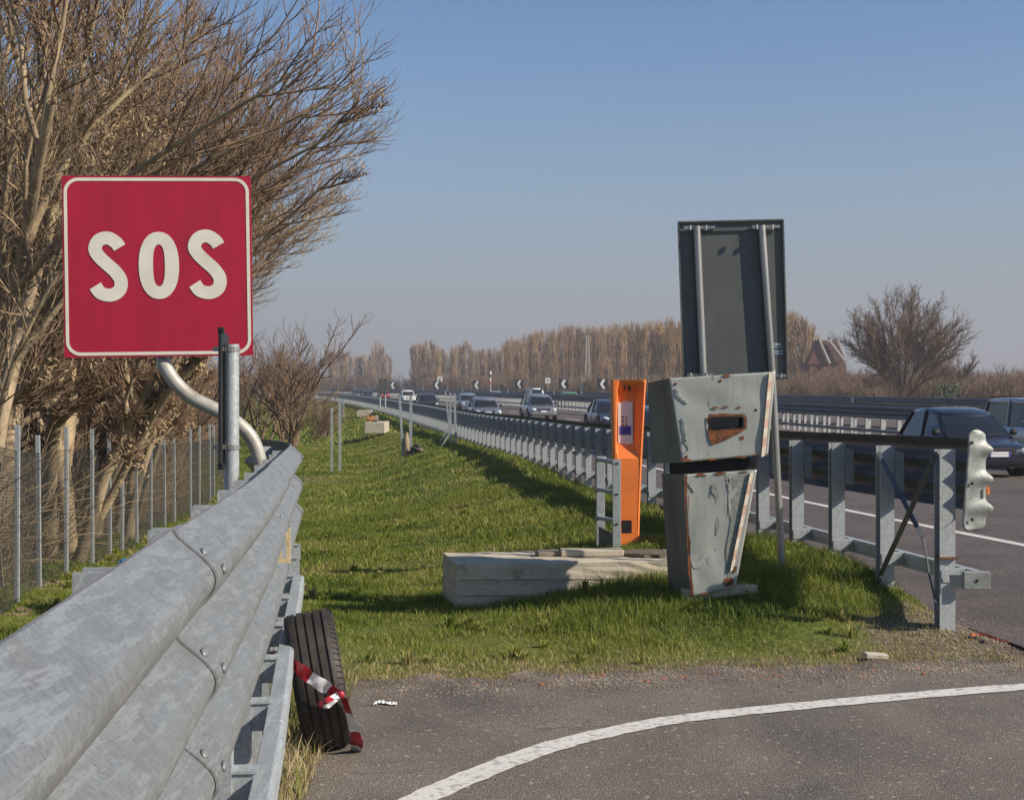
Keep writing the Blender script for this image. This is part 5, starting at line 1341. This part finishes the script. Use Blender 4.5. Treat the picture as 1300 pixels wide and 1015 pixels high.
# ------------------------------------------------------------------ cars
def paint(name, c, metal=.3): return mat(name, c, .32, metal, coat=.7)
def make_car(kind, body, loc, rz, label, H=None, group='cars on the motorway', det=True):
    K = dict(hatch=(4.3, 1.78, 1.47), suv=(4.45, 1.82, 1.62), mpv=(4.4, 1.8, 1.6), sedan=(4.6, 1.8, 1.44), boxy=(4.25, 1.8, 1.69), van=(4.6, 1.85, 1.85), compact=(3.8, 1.72, 1.50))[kind]
    Lc, W, Hc = K; w = W / 2; f = -Lc / 2; r = Lc / 2
    t = empty('car', loc, label, 'car', group, rz)
    belt = Hc * (.60 if kind != 'boxy' else .62); hood0 = belt * (.84 if kind in ('hatch', 'sedan', 'suv', 'compact') else .86); gc = .22 if kind not in ('suv', 'boxy') else .27
    if kind == 'boxy': hood0 = belt * .93
    tail = belt * (1.0 if kind != 'sedan' else .98)
    hl = {'hatch': 1.0, 'compact': .92, 'suv': 1.05, 'mpv': .85, 'sedan': 1.15, 'boxy': 1.1, 'van': .6}[kind]
    st = [ (f, .80, gc + .10, hood0 * .70), (f + .05, .90, gc + .02, hood0 * .86), (f + .18, .965, gc, hood0 * .95), (f + .5, 1.0, gc, hood0 * 1.0), (f + hl, 1.0, gc, belt * .965),
           (f + hl + .4, 1.0, gc, belt), (0, 1.0, gc, belt), (r - 1.0, 1.0, gc, belt * 1.01), (r - .35, .985, gc + .02, tail), (r - .08, .95, gc + .06, tail * .97), (r, .86, gc + .14, tail * .86)]
    rings = []
    for y, ws, zb, zt in st:
        a = w * ws; hgt = zt - zb
        half = [(0, zb), (a * .86, zb), (a * .97, zb + hgt * .12), (a, zb + hgt * .42), (a * .985, zb + hgt * .70), (a * .93, zb + hgt * .90), (a * .84, zb + hgt * .985), (a * .45, zt + .015), (0, zt + .02)]
        ring = [Vector((x, y, z)) for x, z in half] + [Vector((-x, y, z)) for x, z in half[-2:0:-1]]
        rings.append(ring)
    mb = MB(); mb.loft(rings); recalc(mb.build('body', body, t, True, sub=2))
    # glasshouse
    ws_b = f + hl - .05; ws_t = ws_b + (.72 if kind not in ('boxy', 'van') else .38); rr_b = r - (.12 if kind != 'sedan' else .75); rr_t = rr_b - (.45 if kind in ('hatch', 'suv', 'mpv', 'compact') else .2 if kind in ('boxy', 'van') else .55)
    bw = w * .90; tw = w * (.72 if kind != 'boxy' else .80); zb = belt - .06; zt = Hc - .06
    def gring(t_):
        ya = ws_b + (ws_t - ws_b) * t_; yb = rr_b + (rr_t - rr_b) * t_; a = bw + (tw - bw) * t_; z = zb + (zt - zb) * t_
        bow = .13
        gl = [Vector((-a * .93, ya + .02, z)), Vector((0, ya - bow, z)), Vector((a * .93, ya + .02, z)), Vector((a, ya + .18, z)), Vector((a * 1.02, (ya + yb) / 2, z)), Vector((a, yb - .15, z)), Vector((a * .9, yb, z)), Vector((0, yb + .05, z)), Vector((-a * .9, yb, z)), Vector((-a, yb - .15, z)), Vector((-a * 1.02, (ya + yb) / 2, z)), Vector((-a, ya + .18, z))]
        cy_ = (ya + yb) / 2 + .1; hf_ = (yb - ya) / 2
        k_ = (.10 if kind not in ('boxy', 'van') else .03) * t_ ** 2
        for v in gl: v.z -= k_ * min(1.3, ((v.y - cy_) / hf_) ** 2)
        return gl
    gr = [gring(x) for x in (0, .33, .66, 1)]
    mb = MB(); mb.loft(gr); recalc(mb.build('glasshouse', M['glass'], t, True, angle=25))
    # roof
    g1 = gring(.93); g2 = gring(1.0); cen = Vector((0, (ws_t + rr_t) / 2, 0))
    def ins(ring, s, z): return [Vector((v.x * s, cen.y + (v.y - cen.y) * s, z - (g2[4].z - v.z) * s ** 2)) for v in ring]
    mb = MB(); mb.loft([ins(g1, 1.012, g1[4].z), ins(g2, 1.0, zt + .012), ins(g2, .90, zt + .045), ins(g2, .55, Hc - .004), ins(g2, .1, Hc)]); recalc(mb.build('roof', body, t, True))
    # pillars
    gb = gring(0); gt = gring(.97); mb = MB()
    for i, wd in ((2, .055), (0, .055), (3, .05), (11, .05), (5, .09), (9, .09), (6, .08), (8, .08)):
        mb.bar(gb[i] * 1.0 + Vector((math.copysign(.004, gb[i].x), 0, 0)), gt[i] + Vector((math.copysign(.006, gt[i].x), 0, 0)), wd, .03, (0, 0, 1))
    for s in (-1, 1):
        a = Vector((s * (bw * 1.015), (ws_b + rr_b) / 2 - .05, zb)); b = Vector((s * (tw * 1.02), (ws_t + rr_t) / 2 - .1, zt)); mb.bar(a, b, .03, .09, (1, 0, 0))
    mb.build('pillars', body, t)
    # wheels
    R_ = .325 if kind not in ('suv', 'boxy') else .35
    for y in (f + .82, r - .80):
        for s in (-1, 1):
            wb = MB(); wb.lathe([(-.10, R_ * .62), (-.11, R_ * .8), (-.095, R_ * .97), (0, R_), (.095, R_ * .97), (.11, R_ * .8), (.10, R_ * .62), (-.10, R_ * .62)], 24)
            o = recalc(wb.build('wheel', M['rubber'], t, True, angle=40)); o.location = (s * (w - .09), y, R_)
            rb = MB(); rb.lathe([(s * .07, R_ * .62), (s * .085, R_ * .66), (s * .09, R_ * .58), (s * .06, R_ * .50)], 20)
            for q in range(5):
                an = 2 * PI * q / 5; rb.bar((s * .075, 0, 0), (s * .08, R_ * .58 * math.cos(an), R_ * .58 * math.sin(an)), .05, .02, (1, 0, 0))
            rb.build('rim', M['rim'], o)
            ab = MB(); ring1 = []
            ab.lathe([(s * .008, R_ + .055), (s * .104, R_ + .052), (s * .104, R_ + .01), (s * .008, R_ + .01)], 28)
            o2 = ab.build('wheel_arch', M['rubber'], t, True, angle=40); o2.location = (s * (w - .09), y, R_ + .02)
    # front
    yn = f
    z1 = hood0 * .78
    for s in (-1, 1):
        mb = MB()
        if kind == 'boxy': mb.lathe([(-.03, .001), (-.035, .09), (0, .105), (.03, .10)], 18, 'z')
        else: mb.ell((0, 0, 0), (.17, .13, .075), 14, 8, Matrix.Rotation(s * .45, 3, 'Z') @ Matrix.Rotation(s * -.18, 3, 'Y'))
        o = mb.build('headlight', M['lamp'], t, True); o.location = (s * w * .72, yn + (.10 if kind != 'boxy' else .06), z1)
        if kind == 'boxy': o.rotation_euler.x = PI / 2
    mb = MB(); gw = w * (.50 if kind != 'boxy' else .52); mb.prism([Vector((-gw, yn + .035, z1 + .055)), Vector((gw, yn + .035, z1 + .055)), Vector((gw * .8, yn - .005, z1 - .085)), Vector((-gw * .8, yn - .005, z1 - .085))], (0, .08, 0)); g = recalc(mb.build('grille', M['dark'], t, bevel=.01))
    mb = MB()
    for q in range(3): mb.box((0, yn + .015 - .010 * q + .0, z1 + .03 - .045 * q), (gw * 1.75, .03, .010))
    mb.build('slat', M['chrome'], g)
    mb = MB(); mb.prism([Vector((-w * .62, yn + .02, gc + .22)), Vector((w * .62, yn + .02, gc + .22)), Vector((w * .5, yn + .03, gc + .09)), Vector((-w * .5, yn + .03, gc + .09))], (0, .06, 0)); recalc(mb.build('lower_intake', M['dark'], t, bevel=.015))
    mb = MB(); mb.box((0, yn - .012, gc + .30), (.50, .016, .11)); pl = mb.build('number_plate', M['plate'], t)
    mb = MB(); mb.box((-.225, yn - .0225, gc + .30), (.045, .004, .11)); mb.box((.225, yn - .0225, gc + .30), (.045, .004, .11)); mb.build('blue_band', M['blue'], pl)
    for s in (-1, 1):
        mb = MB(); mb.ell((0, 0, 0), (.055, .04, .035), 10, 6); o = mb.build('fog_lamp', M['lamp'], t, True); o.location = (s * w * .74, yn + .085, gc + .16)
        mb = MB(); mb.ell((s * .06, 0, 0), (.10, .06, .075), 10, 6); mb.bar((-s * .04, .02, -.03), (s * .03, 0, -.01), .04, .03); o = mb.build('mirror', M['rubber'] if kind != 'boxy' else body, t, True); o.location = (s * (w * .98), ws_b + .32, belt + .06)
        mb = MB(); mb.ell((0, 0, 0), (.07, .05, .13 if kind != 'sedan' else .07), 10, 6); o = mb.build('tail_light', M['lampr'], t, True); o.location = (s * w * .83, r - .045, tail * .80)
        if kind in ('suv', 'boxy', 'mpv'):
            mb = MB(); mb.tube(catmull([(s * tw * .9, ws_t + .15, Hc - .04), (s * tw * .9, ws_t + .3, Hc + .01), (s * tw * .9, rr_t - .3, Hc + .01), (s * tw * .9, rr_t - .1, Hc - .04)], 4), .014, 6); mb.build('roof_rail', M['rubber'], t)
    mb = MB(); mb.bar((-.35, ws_b - .08, belt - .0), (.1, ws_b + .05, belt + .04), .02, .02); mb.bar((.1, ws_b - .08, belt - .0), (.5, ws_b + .05, belt + .04), .02, .02); mb.build('wiper', M['rubber'], t)
    # door seams and handles
    mb = MB()
    for s in (-1, 1):
        for y in (ws_b + .35, (ws_b + rr_b) / 2 - .02):
            mb.box((s * (w * 1.0 - .002), y, (gc + belt) / 2 + .02), (.008, .010, (belt - gc) * .62))
    mb.build('door_seams', M['dark'], t)
    for s in (-1, 1):
        for y in (-.05, .85):
            mb = MB(); mb.box((s * w * .985, y, belt - .14), (.03, .14, .022)); mb.build('door_handle', body, t, bevel=.006)
    return t
def place(kind, body, px, L, label, rev=False, yv=None):
    Y = yv or findY(L, px, 20, 430); m = float(slope(Y)); rz = math.atan(-m) + (PI if rev else 0)
    return make_car(kind, body, (float(XL(L, Y)), Y, float(road_z(L if L < 15.1 else 15, Y)) + .004), rz, label)
pt = {k_: paint('paint_' + k_, c, mt_) for k_, c, mt_ in (('navy', (.018, .024, .038), .3), ('silver', (.36, .38, .39), .7), ('greysilver', (.40, .41, .41), .5), ('darkblue', (.03, .045, .075), .3), ('white', (.72, .72, .70), 0), ('red', (.42, .015, .03), .1), ('black', (.02, .021, .024), .2), ('lightblue', (.25, .32, .40), .4), ('green', (.10, .30, .12), .1))}
place('compact', pt['navy'], 1219, 9.55, 'dark navy car, nearest on the road, just behind the corrugated guardrail end cap', yv=32.2)
place('boxy', pt['greysilver'], 1300, 12.85, 'boxy silver off-roader at the right edge of the photo', yv=34.9)
place('sedan', pt['darkblue'], 774, 9.0, 'dark blue oncoming car just left of the orange column')
place('hatch', pt['darkblue'], 830, 5.3, 'dark blue car mostly hidden between orange column and grey housing')
place('mpv', pt['silver'], 683, 9.0, 'silver people carrier in the middle lane, nearest of the silver oncoming cars')
place('sedan', pt['silver'], 614, 5.4, 'silver saloon on the right of the overlapping pair')
place('hatch', pt['lightblue'], 593, 9.1, 'bluish silver car half hidden behind the silver saloon')
place('hatch', pt['black'], 542, 5.4, 'black oncoming car between the white off-roader and the upright poles')
place('suv', pt['white'], 517, 9.2, 'white off-roader with dark roof rails, left of the black car')
place('hatch', pt['red'], 487, 12.8, 'bright red oncoming car beside the small grey sign back')
place('hatch', pt['darkblue'], 466, 9.0, 'dark blue distant car left of the red one')
place('sedan', pt['black'], 453, 12.7, 'black distant car, left of the dark blue one')
place('van', pt['white'], 368, 9.0, 'tiny white vehicle farthest away on the bend at the left')
place('van', pt['white'], 677, 21, 'white van driving away beyond the median guardrail', True)
place('hatch', pt['green'], 720, 21, 'pale green car driving away beyond the median guardrail', True)
place('sedan', pt['lightblue'], 628, 21, 'light blue car roof just visible over the median guardrail', True)

# ------------------------------------------------------------------ grass, gravel
def blades(name, n, y0, y1, xf, hmin, hmax, wmin, wmax, label, keep, tintf, hf, powr=1.0, seed=1):
    r = np.random.default_rng(seed)
    u = r.random(n) ** powr; Y = y0 + (y1 - y0) * u
    x0, x1 = xf(Y); X = x0 + (x1 - x0) * r.random(n)
    k = keep(X, Y, r); X, Y = X[k], Y[k]; n = len(X)
    Z = ground_z(X, Y) - .01
    hh = (hmin + (hmax - hmin) * r.random(n) ** 1.6) * hf(X, Y); wd = r.uniform(wmin, wmax, n)
    a = r.uniform(0, 2 * PI, n); ca, sa = np.cos(a), np.sin(a)
    b = r.uniform(0, 2 * PI, n); ln = hh * r.uniform(.15, .9, n); bx, by = np.cos(b) * ln, np.sin(b) * ln
    V = np.empty((n, 5, 3))
    V[:, 0] = np.stack([X - ca * wd / 2, Y - sa * wd / 2, Z], 1); V[:, 1] = np.stack([X + ca * wd / 2, Y + sa * wd / 2, Z], 1)
    mx, my, mz = X + bx * .35, Y + by * .35, Z + hh * .62
    V[:, 2] = np.stack([mx - ca * wd * .4, my - sa * wd * .4, mz], 1); V[:, 3] = np.stack([mx + ca * wd * .4, my + sa * wd * .4, mz], 1)
    V[:, 4] = np.stack([X + bx, Y + by, Z + hh * .96], 1)
    i = (np.arange(n) * 5)[:, None]
    Fc = np.concatenate([i + np.array([[0, 1, 3]]), i + np.array([[0, 3, 2]]), i + np.array([[2, 3, 4]])], 0)
    tint = np.clip(tintf(X, Y, r), 0, 1)
    o = fastmesh(name, V.reshape(-1, 3), Fc, M['grass'], attr={'tint': np.repeat(tint, 5)}); return tag(o, label, 'grass', kind='stuff')
def inblock(X, Y): return (X > -.6) & (X < 1.42) & (Y > 11.2 + .08 * (X + .43)) & (Y < 12.1) & (X > -.435 - (Y - 11.2) * .19)
def keep1(X, Y, r):
    e = Y - asph_edge(X); k = (e > -.05 + .5 * r.random(len(X)) ** 2 * (.6 + .6 * wob(X, Y, 2.2, 2))) & (X < Xr(Y) + .14)
    tip = np.clip(1.1 - np.hypot((X - 3.05) / .75, (Y - 9.5) / .9), 0, 1); k &= r.random(len(X)) > tip * 1.6
    k &= ~inblock(X, Y)
    k &= r.random(len(X)) > litter(X, Y) * .97
    k &= r.random(len(X)) > .45 * np.clip(wob(X, Y, 1.6, 5), 0, 1) * sstep(3, .5, e)
    return k
def hf(X, Y):
    L = X - Xr(Y); e = Y - asph_edge(X)
    v = .75 + .45 * wob(X, Y, 1.1, 1) + .35 * wob(X, Y, 3.3, 4)
    v *= .35 + .65 * sstep(.1, 1.6, e)
    v *= 1 + 1.0 * np.exp(-((X - 2.25) / .5) ** 2 - ((Y - 11.1) / .9) ** 2) + .7 * np.exp(-((X - .6) / .9) ** 2 - ((Y - 10.9) / .25) ** 2) + .5 * np.exp(-((L + .7) / .8) ** 2) * sstep(10.5, 12, Y)
    v *= 1 - .6 * np.exp(-((X + .25) / .45) ** 2 - ((Y - 10.8) / .5) ** 2)
    return np.clip(v, .25, 2.6)
def tint1(X, Y, r):
    e = Y - asph_edge(X)
    t = .36 + .26 * wob(X, Y, .9, 2) + .17 * wob(X, Y, 3.7, 1) + r.normal(0, .13, len(X))
    dryp = sstep(1.2, .15, e) * .42 + .28 * np.clip(wob(X, Y, .7, 3), 0, 1)
    t = t + dryp * (r.random(len(X)) < .75) + .45 * (r.random(len(X)) < .05)
    tip = np.clip(1.6 - np.hypot((X - 2.95) / .8, (Y - 9.6) / .9), 0, 1); return t + tip * .4
fx1 = lambda Y: (np.maximum(-6.5, -.40 * Y), np.minimum(.38 * Y, Xr(Y) + .14))
blades('grass', 260000, 8.1, 14.5, fx1, .03, .115, .003, .0065, 'short lush grass of the island and field nearest the camera', keep1, tint1, hf, 1.0, 1)
blades('grass', 190000, 14.5, 27, fx1, .035, .12, .006, .011, 'green grass of the middle field beside the guardrail', keep1, tint1, hf, 1.0, 2)
fx2 = lambda Y: (fence_x(np.minimum(Y, 80)) - .5, Xr(Y) + .12)
blades('grass', 150000, 27, 62, fx2, .04, .13, .012, .024, 'green grass of the farther field', lambda X, Y, r: (X < Xr(Y) + .12) & (r.random(len(X)) > litter(X, Y)), tint1, hf, .8, 3)
blades('grass', 60000, 62, 190, lambda Y: (-.17 * Y - 2, Xr(Y) + .1), .08, .22, .04, .08, 'distant green grass below the bend', lambda X, Y, r: X < Xr(Y) + .1, tint1, lambda X, Y: 1, .8, 4)
def tufts(n, k, seed):
    r = np.random.default_rng(seed); cx = []; cy = []
    Yc = r.uniform(8.7, 24, n * 4); x0, x1 = fx1(Yc); Xc = x0 + (x1 - x0) * r.random(n * 4); kk_ = keep1(Xc, Yc, r) & (Yc > asph_edge(Xc) + .35) & (wob(Xc, Yc, 2.1, 7) > -.1); Xc, Yc = Xc[kk_][:n], Yc[kk_][:n]
    n = len(Xc); hh = r.uniform(.06, .13, n); tt = np.clip(r.normal(.55, .2, n), 0, .9)
    X = np.repeat(Xc, k); Y = np.repeat(Yc, k); H = np.repeat(hh, k) * r.uniform(.5, 1.1, n * k); T = np.clip(np.repeat(tt, k) + r.normal(0, .08, n * k), 0, 1)
    a = r.uniform(0, 2 * PI, n * k); sp = r.uniform(.1, 1, n * k); rad = .02 + .02 * r.random(n * k)
    bx, by = np.cos(a), np.sin(a); X0 = X + bx * rad * sp; Y0 = Y + by * rad * sp; Z0 = ground_z(X0, Y0) - .01; wd = .0035 + .0004 * Y; ln = H * sp * .75
    m = np.stack([X0 + bx * ln * .35, Y0 + by * ln * .35, Z0 + H * .65], 1); t = np.stack([X0 + bx * ln, Y0 + by * ln, Z0 + H * (1 - .25 * sp)], 1); b = np.stack([X0, Y0, Z0], 1)
    u = np.stack([-by, bx, 0 * bx], 1) * wd[:, None]
    V = np.stack([b - u, b + u, m - u * .8, m + u * .8, t], 1); i = (np.arange(n * k) * 5)[:, None]
    Fc = np.concatenate([i + np.array([[0, 1, 3]]), i + np.array([[0, 3, 2]]), i + np.array([[2, 3, 4]])], 0)
    tag(fastmesh('grass_tufts', V.reshape(-1, 3), Fc, M['grass'], attr={'tint': np.repeat(T, 5)}), 'coarser grass tufts rising out of the lawn', 'grass', kind='stuff')
tufts(500, 22, 21)
def keeps(X, Y, r):
    e = Y - asph_edge(X); return (e > -.12) & (r.random(len(X)) < np.clip(1.1 - e * .9 + .5 * wob(X, Y, 1.9, 6), 0, 1)) & ~inblock(X, Y)
blades('straw', 42000, 8.0, 10.4, lambda Y: (-.14 * Y, np.minimum(.36 * Y, Xr(Y) + .1)), .03, .10, .003, .006, 'dry straw lying along the edge of the island', keeps, lambda X, Y, r: .86 + r.normal(0, .08, len(X)), lambda X, Y: .55, 1, 31)
# tufts of weeds along the left rail foot and behind it
blades('grass', 40000, 4.5, 9.0, lambda Y: (np.interp(Y, [4, 9], [-3.2, -3.6]), np.interp(Y, [4, 6, 8.3, 9], [-.83, -.86, -.9, -.4])), .04, .16, .003, .007, 'grass growing along the foot of the left guardrail', lambda X, Y, r: (Y < asph_edge(X) + .2) & (X < -.80), tint1, lambda X, Y: 1.2, 1, 5)
# gravel and crumbs along the asphalt edge
def stones(name, n, fpos, smin, smax, m, label, seed):
    r = np.random.default_rng(seed); X, Y = fpos(r, n); Z = np.maximum(ground_z(X, Y), np.where((Y < asph_edge(X)) | (X > Xr(Y) + .3), 0.0, -9)); s = r.uniform(smin, smax, n) * r.uniform(.5, 1, n)
    base = np.array([(1, 0, 0), (-.5, .9, 0), (-.5, -.9, 0), (.1, 0, .7)]); a = r.uniform(0, 2 * PI, n); c, si = np.cos(a), np.sin(a)
    V = base[None] * s[:, None, None] * r.uniform(.6, 1.3, (n, 4, 1)); Vx = V[..., 0] * c[:, None] - V[..., 1] * si[:, None]; Vy = V[..., 0] * si[:, None] + V[..., 1] * c[:, None]
    V = np.stack([Vx + X[:, None], Vy + Y[:, None], V[..., 2] + Z[:, None] + .002], -1)
    i = (np.arange(n) * 4)[:, None]; Fc = np.concatenate([i + np.array([f]) for f in ((0, 1, 3), (1, 2, 3), (2, 0, 3))], 0)
    return tag(fastmesh(name, V.reshape(-1, 3), Fc, m), label, 'gravel', kind='stuff')
def edgepos(r, n):
    X = r.uniform(-1.0, 3.6, n); Y = asph_edge(X) + r.normal(-.12, .22, n); return X, Y
def edgepos2(r, n):
    X = r.normal(1.3, 1.0, n); Y = asph_edge(X) + r.normal(-.2, .12, n); return X, Y
def tippos(r, n): return r.normal(3.1, .28, n), r.normal(9.45, .35, n)
stones('gravel', 9000, edgepos, .004, .013, M['gravel'], 'loose grey grit along the edge of the asphalt', 1)
stones('brick_crumbs', 90, edgepos2, .008, .026, M['brickbits'], 'reddish brick crumbs scattered at the asphalt edge', 2)
stones('gravel', 2500, tippos, .005, .018, M['gravel'], 'grit and rubble around the guardrail end post', 3)
stones('gravel', 5000, lambda r, n: (r.uniform(-1, 4.4, n), r.uniform(5.5, 8.3, n)), .002, .006, M['gravel'], 'fine loose grit on the lay-by asphalt', 4)

hm = bpy.data.materials.new('haze'); hm.use_nodes = True; hn = hm.node_tree; hn.nodes.clear()
ho = hn.nodes.new('ShaderNodeOutputMaterial'); pv = hn.nodes.new('ShaderNodeVolumePrincipled'); pv.inputs['Color'].default_value = (.93, .90, .97, 1); pv.inputs['Density'].default_value = .0006; pv.inputs['Anisotropy'].default_value = .2
hn.links.new(pv.outputs[0], ho.inputs['Volume'])
mb = MB(); mb.box((0, 340, 16), (1900, 820, 46)); tag(mb.build('haze', hm), 'thin pale haze over the fields and road', 'haze', kind='stuff')
# ------------------------------------------------------------------ light, sky, camera
w = bpy.data.worlds.new('World'); scene.world = w; w.use_nodes = True; nt = w.node_tree; bg = nt.nodes['Background']
sky = nt.nodes.new('ShaderNodeTexSky'); sky.sky_type = 'NISHITA'; sky.sun_disc = False
SUN_EL = math.radians(33); sv = Vector((.935, -.355, 0)).normalized()
az = math.atan2(sv.x, sv.y)      # from +Y clockwise
sky.sun_elevation = SUN_EL; sky.sun_rotation = az; sky.air_density = 1.0; sky.dust_density = .2; sky.ozone_density = 5; sky.altitude = 0
tc = nt.nodes.new('ShaderNodeTexCoord'); sx = nt.nodes.new('ShaderNodeSeparateXYZ'); nt.links.new(tc.outputs['Generated'], sx.inputs[0])
hr = ramp(nt, sx.outputs['Z'], [(0, (1, 1, 1)), (.05, (.88, .88, .88)), (.13, (.44, .44, .44)), (.22, (.08, .08, .08)), (.32, (0, 0, 0))])
hz = mix(nt, hr.outputs[0], sky.outputs[0], (2.55, 2.7, 3.0))     # low band of winter haze
nt.links.new(hz, bg.inputs[0]); bg.inputs[1].default_value = .09
sd = bpy.data.lights.new('sun', 'SUN'); sd.energy = 5.0; sd.angle = math.radians(.5); sd.color = (1, .89, .75)
so = bpy.data.objects.new('sun', sd); COL.objects.link(so)
dirv = Vector((sv.x * math.cos(SUN_EL), sv.y * math.cos(SUN_EL), math.sin(SUN_EL)))
so.rotation_euler = dirv.to_track_quat('Z', 'Y').to_euler(); so.location = (20, -10, 20)
cam = bpy.data.cameras.new('camera'); co = bpy.data.objects.new('camera', cam); COL.objects.link(co)
co.location = (0, 0, CAMZ); co.rotation_euler = (PI / 2, 0, 0); cam.sensor_width = 36; cam.sensor_fit = 'HORIZONTAL'; cam.lens = 36 * F / 1300
cam.shift_y = -(507.5 - HY) / 1300; cam.clip_end = 8000; cam.clip_start = .05; scene.camera = co
scene.view_settings.view_transform = 'Standard'; scene.view_settings.look = 'None'; scene.view_settings.exposure = .32; scene.view_settings.gamma = 1
scene.render.engine = 'CYCLES'
